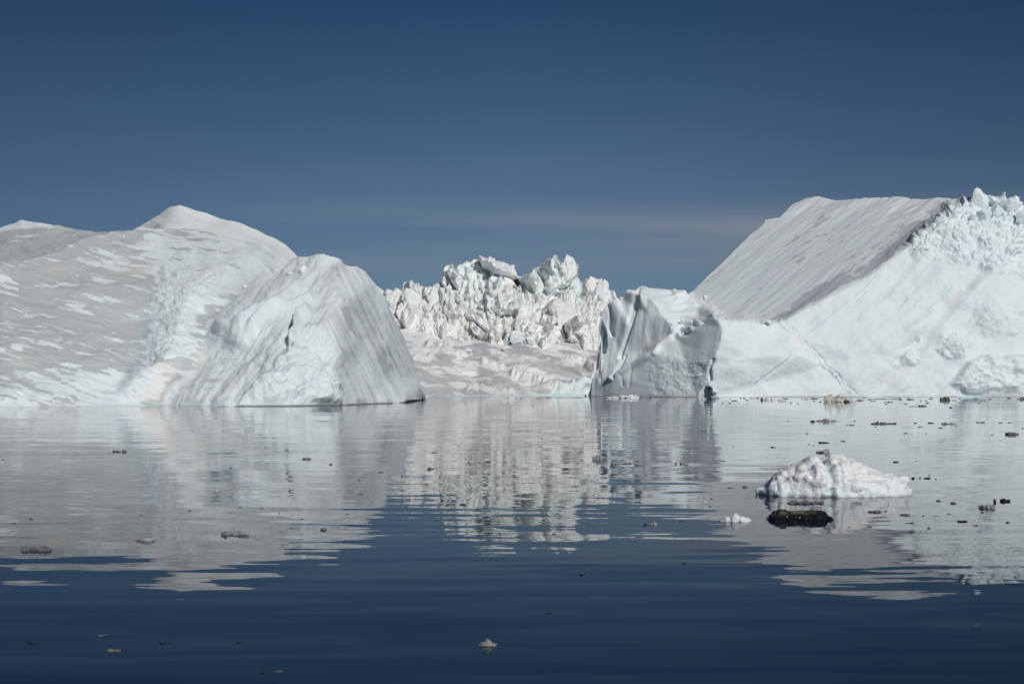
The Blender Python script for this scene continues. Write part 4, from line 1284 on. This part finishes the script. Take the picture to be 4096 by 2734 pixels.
# crop, x, y, w, h (crop pixels), kind, lumps, label
BIG = [
    (C1, .5517, 988, 104, 196, 58, 'dirty', 5, 'dirty beige and white ice mound floating at the foot of the bright front wall'),
    (C1, .5517, 498, 91, 100, 24, 'white', 3, 'low white floe nearest the arch below the front wall, larger of a pair'),
    (C1, .5517, 602, 97, 68, 17, 'white', 3, 'low white floe between the dirty mound and the larger white floe'),
    (C1, .5517, 1775, 92, 70, 30, 'brown', 3, 'dark brown jagged ice piece on the waterline below the front wall'),
    (C1, .5517, 2342, 83, 44, 18, 'pale', 2, 'grey ice piece cut by the right edge of the photo at the waterline'),
    (C1, .5517, 830, 80, 66, 6, 'grey', 1, 'flat grey ice strip just left of the dirty mound'),
    (C1, .5517, 1122, 104, 48, 12, 'white', 2, 'small white ice lump just right of the dirty mound'),
    (C1, .5517, 1330, 83, 236, 4, 'grey', 5, 'very long thin grey line of ice along the foot of the front wall'),
    (C1, .5517, 1530, 86, 50, 9, 'pale', 2, 'small pale floe close under the middle of the front wall'),
    (C1, .5517, 1363, 105, 60, 7, 'pale', 2, 'flat pale floe below the long thin grey line of ice'),
    (C1, .5517, 1545, 138, 70, 9, 'dirty', 3, 'flat yellowish grey floe left of a grey twin, out from the front wall'),
    (C1, .5517, 1608, 135, 54, 11, 'grey', 2, 'grey floe right of a yellowish flat floe, out from the front wall'),
    (C1, .5517, 820, 246, 44, 12, 'dark', 1, 'dark rounded ice piece at the left end of a pale ragged floe'),
    (C1, .5517, 915, 242, 140, 20, 'pale', 5, 'pale ragged floe with a raised middle, beside a dark rounded piece'),
    (C1, .5517, 1335, 262, 184, 15, 'grey', 7, 'long dark grey flat floe, widest one midway between growler and front wall'),
    (C1, .5517, 1680, 256, 44, 7, 'grey', 1, 'small dark sliver left of the domed grey floe'),
    (C1, .5517, 1800, 263, 104, 14, 'pale', 3, 'domed grey floe with thin tails, right of the long dark floe'),
    (C1, .5517, 2030, 252, 60, 5, 'dark', 3, 'thin dark streak of ice right of the domed grey floe'),
    (C1, .5517, 2262, 337, 90, 17, 'grey', 2, 'smooth grey humped floe near the right edge of the photo'),
    (C1, .5517, 895, 399, 72, 9, 'dark', 3, 'dark double ice piece straight above the small pyramid piece'),
    (C1, .5517, 892, 470, 95, 27, 'pale', 3, 'small grey pyramid of ice floating behind the white growler'),
    (C1, .5517, 325, 720, 40, 11, 'grey', 1, 'small grey ice lump off the left end of the white growler'),
    (C1, .5517, 765, 836, 274, 24, 'grey', 8, 'flat grey knobbly slab of ice right before the white growler'),
    (C1, .5517, 1275, 901, 94, 12, 'grey', 2, 'flat grey ice sliver right of the glossy black ice'),
    (C1, .5517, 1490, 924, 72, 13, 'grey', 2, 'dark grey ice piece second to the right of the glossy black ice'),
    (C1, .5517, 1515, 981, 64, 6, 'dark', 3, 'thin dark ice streak just below a dark grey piece, right of the black ice'),
    (C1, .5517, 1660, 1019, 38, 11, 'grey', 1, 'small grey oval ice piece lowest of those right of the black ice'),
    (C1, .5517, 1900, 971, 64, 9, 'dark', 2, 'dark slanting ice sliver below the pale spiked floe'),
    (C1, .5517, 1735, 821, 48, 10, 'grey', 1, 'small grey ice lump right of the white growler, left of an oval one'),
    (C1, .5517, 1841, 838, 42, 12, 'grey', 1, 'small grey oval ice lump between growler and spiked floe'),
    (C1, .5517, 2138, 830, 20, 32, 'dark', 2, 'small upright black ice horn above the pale spiked floe'),
    (C1, .5517, 2212, 823, 70, 22, 'dark', 3, 'black knobbly ice piece right of the upright black horn'),
    (C1, .5517, 2090, 872, 112, 32, 'pale', 3, 'pale translucent floe with a spike at its left end'),
    (C1, .5517, 1545, 657, 30, 10, 'dark', 1, 'black oval ice bit off the right tip of the white growler'),
    (C1, .5517, 1645, 657, 56, 9, 'dark', 3, 'black elongated ice bit right of an oval one beyond the growler tip'),
    (C2, .4683, 995, 548, 66, 15, 'grey', 3, 'low dark ice piece with two horns left of a blocky one'),
    (C2, .4683, 1059, 548, 40, 22, 'grey', 1, 'dark blocky ice piece right of the two-horned one'),
    (C2, .4683, 1233, 1304, 178, 56, 'teardrop', 1, 'smooth grey teardrop-shaped ice piece'),
    (C2, .4683, 2012, 1252, 238, 34, 'pale', 5, 'long grey ice bar with a knobbed right end'),
    (C2, .4683, 225, 1388, 72, 32, 'grey', 2, 'dark rounded ice lump beside a longer ragged one at the lower left'),
    (C2, .4683, 355, 1390, 174, 42, 'grey', 5, 'dark ragged elongated ice piece at the lower left'),
    (C3, .4683, 487, 607, 88, 16, 'pale', 1, 'flat grey ice disc on the reflection of the front lump'),
    (C3, .4683, 690, 656, 28, 8, 'dark', 2, 'dark double speck right of the flat grey ice disc'),
    (C3, .4683, 1128, 723, 54, 6, 'grey', 2, 'thin grey sliver on the reflection of the striped face'),
    (C3, .4683, 950, 907, 46, 8, 'grey', 1, 'grey flat sliver below the reflection of the striped face'),
    (C3, .4683, 628, 1213, 70, 19, 'grey', 1, 'grey diamond-shaped ice piece near the edge of the left reflection'),
    (C3, .4683, 1540, 693, 68, 16, 'grey', 3, 'dark grey ice piece with a raised right end on the middle reflection'),
    (C3, .4683, 1820, 999, 54, 11, 'dark', 3, 'black lumpy ice piece at the lower edge of the middle reflection'),
    (C4, .4464, 1065, 642, 30, 36, 'pale', 2, 'small grey ice horn just left of a forked piece'),
    (C4, .4464, 1112, 646, 58, 54, 'pale', 3, 'grey forked ice piece with a curved horn in the middle of the water'),
    (C4, .4464, 1368, 681, 68, 12, 'grey', 3, 'low grey ragged ice piece on the reflection of the shaded cliff'),
    (C4, .4464, 1801, 684, 20, 18, 'grey', 1, 'first and smallest of three grey ice bits in a row on the cliff reflection'),
    (C4, .4464, 1842, 683, 24, 20, 'grey', 1, 'middle one of three grey ice bits in a row on the cliff reflection'),
    (C4, .4464, 1885, 685, 50, 22, 'pale', 2, 'largest and rightmost of three grey ice bits in a row on the cliff reflection'),
    (C4, .4464, 1522, 1230, 34, 18, 'dark', 1, 'small dark ice chip left of a brownish grey lump on blue water'),
    (C4, .4464, 1598, 1226, 66, 32, 'pale', 2, 'brownish grey ice lump beside a dark chip on blue water'),
    (C4, .4464, 1325, 94, 282, 34, 'white', 7, 'long white snowy floe against the foot of the shaded cliff'),
    (C4, .4464, 2056, 104, 42, 16, 'white', 2, 'small white ice bit just in front of the arch at the cliff corner'),
    (C4, .4464, 780, 89, 540, 5, 'brown', 12, 'long thin brownish strip of brash ice along the foot of the middle apron'),
    (C4, .4464, 992, 75, 18, 12, 'dark', 1, 'tiny black ice bit standing on the brownish strip of brash'),
    (C5, .596, 760, 757, 84, 18, 'grey', 2, 'dark grey flat ice piece on deep blue water at the lower left'),
    (C5, .596, 225, 705, 60, 10, 'dark', 2, 'dark thin ice shard, leftmost on the deep blue water'),
    (C5, .596, 1105, 705, 64, 8, 'dark', 3, 'thin dark ice streak on deep blue water right of the dark grey flat piece'),
    (C5, .596, 685, 655, 54, 5, 'grey', 2, 'faint thin ice sliver above the dark grey flat piece on deep blue water'),
    (C5, .596, 1607, 703, 36, 5, 'dark', 2, 'short dark ice sliver on deep blue water left of the finned floe'),
    (C5, .596, 1870, 896, 54, 5, 'grey', 2, 'thin pale green ice sliver at the very bottom of the photo'),
    (C5, .596, 1770, 906, 50, 7, 'dark', 3, 'dark crumbs of ice left of the thin sliver at the very bottom'),
    (C6, .596, 925, 720, 106, 50, 'fin', 3, 'small white floe with a fin, alone on the deep blue water'),
    (C6, .596, 1552, 250, 20, 9, 'dark', 2, 'small black ice bit on blue water, larger of a pair'),
    (C6, .596, 1577, 244, 12, 6, 'dark', 1, 'tiny black ice bit touching a larger black one on blue water'),
]
KM = dict(dirty=M_DIRTY, white=M_WHITE, brown=M_BROWN, pale=M_PALE, grey=M_GREY, dark=M_DARK, teardrop=M_PALE, fin=M_PALE)
for i, (cf, sc_, x, y, w, h, kd, n, lab) in enumerate(BIG):
    px, py = cf(x, y)
    w, h = w * sc_, h * sc_
    nm = {'dirty': 'dirty_floe', 'white': 'white_floe', 'brown': 'brown_ice', 'dark': 'dark_ice_chip', 'fin': 'white_floe'}.get(kd, 'grey_floe')
    if kd == 'teardrop':
        Y = wlY(py); k = Y / F
        v, f = lump(4, (0, 0, 0), (w * k / 2, w * k * .36, h * k * .72), 12, .10, 1.0, 0)
        t = (v[:, 0] / (w * k / 2) + 1) / 2
        v[:, 1:] *= (np.clip(t, 0, 1) ** .55 * 1.05)[:, None]
        xx = (px - CX) * k
        o = make_mesh(nm, v + np.array((xx, Y, 0)), f, KM[kd], origin=(xx, Y, 0))
        tag(o, lab, 'ice floe', GR)
    elif kd == 'fin':
        o = floater(nm, px, py, w, h, KM[kd], lab, 'ice floe', GR, n=3, prof=[.55, 1.0, .35], sub=4, seed=8)
    else:
        far = py < 1625
        o = floater(nm, px, py, w, h, KM[kd], lab, 'ice floe', GR, n=n, sub=4 if w > 60 else 3, rough=.5 if not far else .6)

# glossy black ice
def black_ice():
    Y0 = wlY(2074)
    k = Y0 / F
    parts = []
    for px, w, h, dy in ((3098, 50, 22, 0), (3128, 74, 38, .05), (3165, 90, 35, 0), (3215, 90, 34, 0.02), (3262, 84, 37, 0), (3300, 54, 15, 0)):
        parts.append(lump(4, ((px - CX) * k, Y0 + dy, 0), (w * k * .62, .30, h * k), int(px), .12, 1.0))
    co, no, q = remesh(parts, .016)
    n = fbm(co[:, 0] * 6, co[:, 1] * 6, co[:, 2] * 6, 4, .55)
    co = co + no * (.014 * n)[:, None]
    m = simple_mat('black_ice', (.006, .007, .009), (.02, .019, .017), 5, .08, .10, .012, .5)
    t = m.node_tree
    b = t.nodes['Principled BSDF']
    src = b.inputs['Base Color'].links[0].from_socket
    a = N(t, 'ShaderNodeAttribute', attribute_name='dirt')
    t.links.new(mixc(t, a.outputs['Fac'], src, (.16, .14, .11)), b.inputs['Base Color'])
    X = co[:, 0] / k + CX
    di = smooth01((co[:, 2] - .11) / .06) * smooth01(1.0 + 1.5 * n) * np.exp(-((X - 3195) / 60) ** 2) * .9
    di += .5 * smooth01((co[:, 2] - .05) / .1) * np.exp(-((X - 3110) / 40) ** 2) * smooth01(.5 + 2 * n)
    o = make_mesh('black_ice', co, q, m, dict(dirt=np.clip(di, 0, 1)), origin=((3200 - CX) * k, Y0, 0))
    tag(o, 'glossy black lump of clear ice with brown dirt on top, near the growler', 'black ice')


black_ice()
px, py = C1(255, 968)
o = floater('white_floe', px, py, 200 * .5517, 62 * .5517, M_WHITE, 'small white snow-topped floe by the glossy black ice', 'ice floe', GR, n=3, prof=[.6, 1.0, .65], sub=4, seed=21, facet=0, rough=.2)

# the smallest chips: crop x, y, w, h and where each one is
CHIPS = [
    (C1, .5517, 1104, 273, 34, 6, 'tiny dark chip, right of a pair left of the long dark floe'), (C1, .5517, 1070, 271, 18, 4, 'tiny dark chip, left of a pair left of the long dark floe'),
    (C1, .5517, 1037, 388, 30, 5, 'tiny black twin chip right of the dark double piece'), (C1, .5517, 530, 432, 36, 6, 'tiny black chip left of the pyramid of ice'),
    (C1, .5517, 170, 531, 30, 4, 'tiny dark chip on the edge of the cliff reflection'), (C1, .5517, 220, 728, 44, 4, 'thin dark chip left of the growler beside a grey lump'),
    (C1, .5517, 1350, 896, 24, 6, 'tiny dark chip right of the flat sliver by the black ice'), (C1, .5517, 2045, 904, 26, 6, 'tiny black chip under the spiked floe'),
    (C1, .5517, 1595, 655, 14, 9, 'tiny black diamond chip between two black bits beyond the growler tip'), (C1, .5517, 1660, 635, 20, 4, 'tiny black chip above the black elongated bit'),
    (C1, .5517, 1710, 663, 22, 4, 'tiny black chip right of the black elongated bit'), (C1, .5517, 1423, 539, 38, 7, 'small dark chip above the right shoulder of the growler'),
    (C1, .5517, 1568, 533, 16, 4, 'tiny dark chip right of the one above the growler shoulder'), (C1, .5517, 1806, 915, 30, 4, 'tiny dark chip below the oval lump beside the spiked floe'),
    (C1, .5517, 1712, 930, 26, 3, 'faint tiny chip right of a dark grey piece'), (C1, .5517, 1618, 928, 20, 5, 'tiny dark chip next to the dark grey piece'),
    (C1, .5517, 2228, 977, 26, 8, 'small black chip right of the slanting dark sliver'), (C1, .5517, 1995, 1000, 36, 6, 'small dark chip under the slanting dark sliver'),
    (C1, .5517, 1225, 1009, 36, 5, 'small dark chip below and right of the black ice'), (C1, .5517, 1080, 1010, 18, 3, 'tiny dark chip below the right end of the black ice'),
    (C1, .5517, 550, 1004, 28, 3, 'tiny dark chip below the left end of the black ice'), (C1, .5517, 507, 885, 22, 6, 'tiny black chip above the left end of the black ice'),
    (C1, .5517, 85, 806, 20, 5, 'tiny dark chip left of the small snow-topped floe, upper one'), (C1, .5517, 75, 859, 18, 4, 'tiny dark chip left of the small snow-topped floe, lower one'),
    (C1, .5517, 1560, 256, 24, 4, 'tiny dark chip between the long dark floe and the small sliver'), (C1, .5517, 1493, 330, 22, 4, 'tiny dark chip below the right end of the long dark floe'),
    (C1, .5517, 1603, 285, 32, 4, 'tiny dark chip row below the small sliver'), (C1, .5517, 1273, 285, 14, 4, 'tiny dark chip below the left end of the long dark floe'),
    (C1, .5517, 1286, 246, 20, 4, 'tiny dark chip above the long dark floe'), (C1, .5517, 1121, 242, 18, 4, 'tiny dark chip right of the pale ragged floe'),
    (C1, .5517, 2250, 253, 36, 4, 'thin dark chip above the smooth humped floe'), (C1, .5517, 2178, 255, 26, 4, 'thin dark chip left of the one above the smooth humped floe'),
    (C1, .5517, 1858, 280, 24, 4, 'tiny dark chip under the domed grey floe'), (C1, .5517, 1742, 292, 26, 4, 'tiny dark chip under the left tail of the domed grey floe'),
    (C1, .5517, 775, 335, 22, 4, 'tiny dark chip above the dark double piece, to its left'), (C1, .5517, 790, 412, 14, 5, 'tiny black chip left of the dark double piece'),
    (C1, .5517, 822, 419, 12, 4, 'tiny black chip just below another, left of the dark double piece'), (C1, .5517, 2340, 295, 20, 4, 'tiny dark chip at the right edge above the humped floe'),
    (C1, .5517, 2115, 342, 22, 3, 'tiny dark chip left of the smooth humped floe'), (C1, .5517, 1815, 144, 26, 6, 'small dark chip right of the two flat floes off the front wall'),
    (C1, .5517, 1165, 94, 46, 7, 'small grey chip right of the dirty mound beside a white lump'), (C1, .5517, 380, 77, 40, 9, 'small white chip between the arch and the first white floe'),
    (C1, .5517, 770, 85, 30, 6, 'small pale chip left of the flat grey strip by the dirty mound'), (C1, .5517, 1640, 332, 16, 3, 'tiny chip out from the row below the small sliver'),
    (C1, .5517, 640, 241, 20, 3, 'faint tiny chip left of the dark rounded piece'),  (C1, .5517, 240, 428, 20, 3, 'faint tiny chip near the cliff reflection'),
    (C2, .4683, 28, 614, 22, 4, 'tiny dark chip at the left edge of the photo'), (C2, .4683, 933, 559, 16, 4, 'tiny double speck left of the two-horned piece'),
    (C2, .4683, 265, 1121, 38, 7, 'small black chip above the ragged piece at the lower left'), (C2, .4683, 118, 1158, 44, 5, 'thin dark chip left above the ragged piece at the lower left'),
    (C2, .4683, 1620, 1050, 32, 6, 'small dark chip on the left reflection above the long bar'), (C2, .4683, 1972, 684, 22, 5, 'tiny dark double speck on the left reflection near its bright band'),
    (C2, .4683, 2050, 1021, 30, 5, 'small dark chip on the left reflection, left of a similar one'), (C2, .4683, 2240, 1032, 26, 6, 'small dark chip on the left reflection, right of a similar one'),
    (C2, .4683, 1207, 1088, 14, 5, 'tiny dark speck above the teardrop piece'), (C3, .4683, 830, 1081, 26, 5, 'small black chip right above the diamond-shaped piece'),
    (C3, .4683, 250, 1073, 14, 6, 'tiny black chip above the long grey bar'), (C3, .4683, 445, 1122, 28, 5, 'small dark chip left above the diamond-shaped piece'),
    (C3, .4683, 935, 791, 22, 5, 'tiny dark chip between two slivers on the striped face reflection'), (C3, .4683, 1578, 554, 50, 5, 'thin dark chip high on the middle reflection'),
    (C3, .4683, 1870, 638, 30, 6, 'small dark chip on the middle reflection, leftmost of three'), (C3, .4683, 1963, 644, 20, 6, 'small dark chip on the middle reflection, middle of three'),
    (C3, .4683, 2035, 634, 38, 5, 'small dark chip on the middle reflection, rightmost of three'), (C3, .4683, 1573, 1233, 24, 5, 'small black chip on blue water under the middle reflection'),
    (C4, .4464, 340, 1072, 60, 6, 'thin dark chip at the lower edge of the middle reflection'), (C4, .4464, 478, 1005, 26, 5, 'tiny dark chip low on the middle reflection'),
    (C4, .4464, 2120, 997, 22, 6, 'tiny dark chip right of the ruffled patch of water'), (C4, .4464, 2108, 1062, 22, 5, 'tiny dark chip just above the small snow-topped floe, to its left'),
    (C4, .4464, 1780, 1191, 14, 6, 'tiny dark speck right of the brownish grey lump'), (C4, .4464, 1845, 1193, 44, 4, 'thin dark specks further right of the brownish grey lump'),
    (C4, .4464, 915, 1201, 26, 5, 'tiny dark chip on blue water under the middle reflection, upper one'), (C4, .4464, 712, 1312, 46, 6, 'thin dark chip on blue water under bright streaks'),
    (C4, .4464, 845, 1385, 40, 5, 'thin dark chip on blue water straight under a bright glint'), (C5, .596, 820, 750, 16, 6, 'tiny dark specks right of the dark grey flat piece on deep blue water'),
    (C6, .596, 1580, 395, 14, 7, 'tiny black speck alone on deep blue water, right of the middle'), (C6, .596, 1338, 507, 32, 5, 'thin black speck on deep blue water above the finned floe'),
    (C6, .596, 2245, 172, 24, 7, 'small black chip on blue water under the right reflection edge'),
]
for cf, sc_, x, y, w, h, lab in CHIPS:
    px, py = cf(x, y)
    wh = 'white' in lab or 'pale' in lab.split(',')[0] and 'chip' in lab and 'small pale' in lab
    kd = M_WHITE if 'white chip' in lab else (M_PALE if 'pale chip' in lab else (M_GREY if ('grey chip' in lab or 'faint' in lab) else M_DARK))
    floater('ice_chip', px, py, w * sc_, max(h * sc_, 1.6), kd, lab, 'ice chip', 'tiny chips of ice on the water', n=1 if w < 24 else 2, sub=2, rough=.5)

# specks strewn along the foot of the front wall
rs = random.Random(4)
for i in range(70):
    px = rs.uniform(2835, 4090)
    py = 1590 + 2.5 + rs.random() ** 1.8 * 24
    floater('ice_speck', px, py, rs.uniform(5, 18), rs.uniform(1.6, 3.2), rs.choice([M_GREY, M_DARK, M_DARK, M_PALE]), 'tiny speck of drifting ice along the foot of the bright front wall', 'ice speck',
            'specks of ice along the foot of the front wall', seed=900 + i, n=1, sub=2, rough=.5)
for i, x in enumerate((2020, 2031, 2066, 2084, 2120, 2150, 2560, 2600, 2650, 2700, 2745)):
    floater('ice_speck', x, 1592 + (i * 37 % 7) * .5, 6 + i % 4 * 2, 1.6, M_DARK, 'tiny dark speck on the still water by the foot of the apron or shaded cliff', 'ice speck', 'specks of ice off the middle iceberg and cliff', seed=1200 + i, n=1, sub=2)
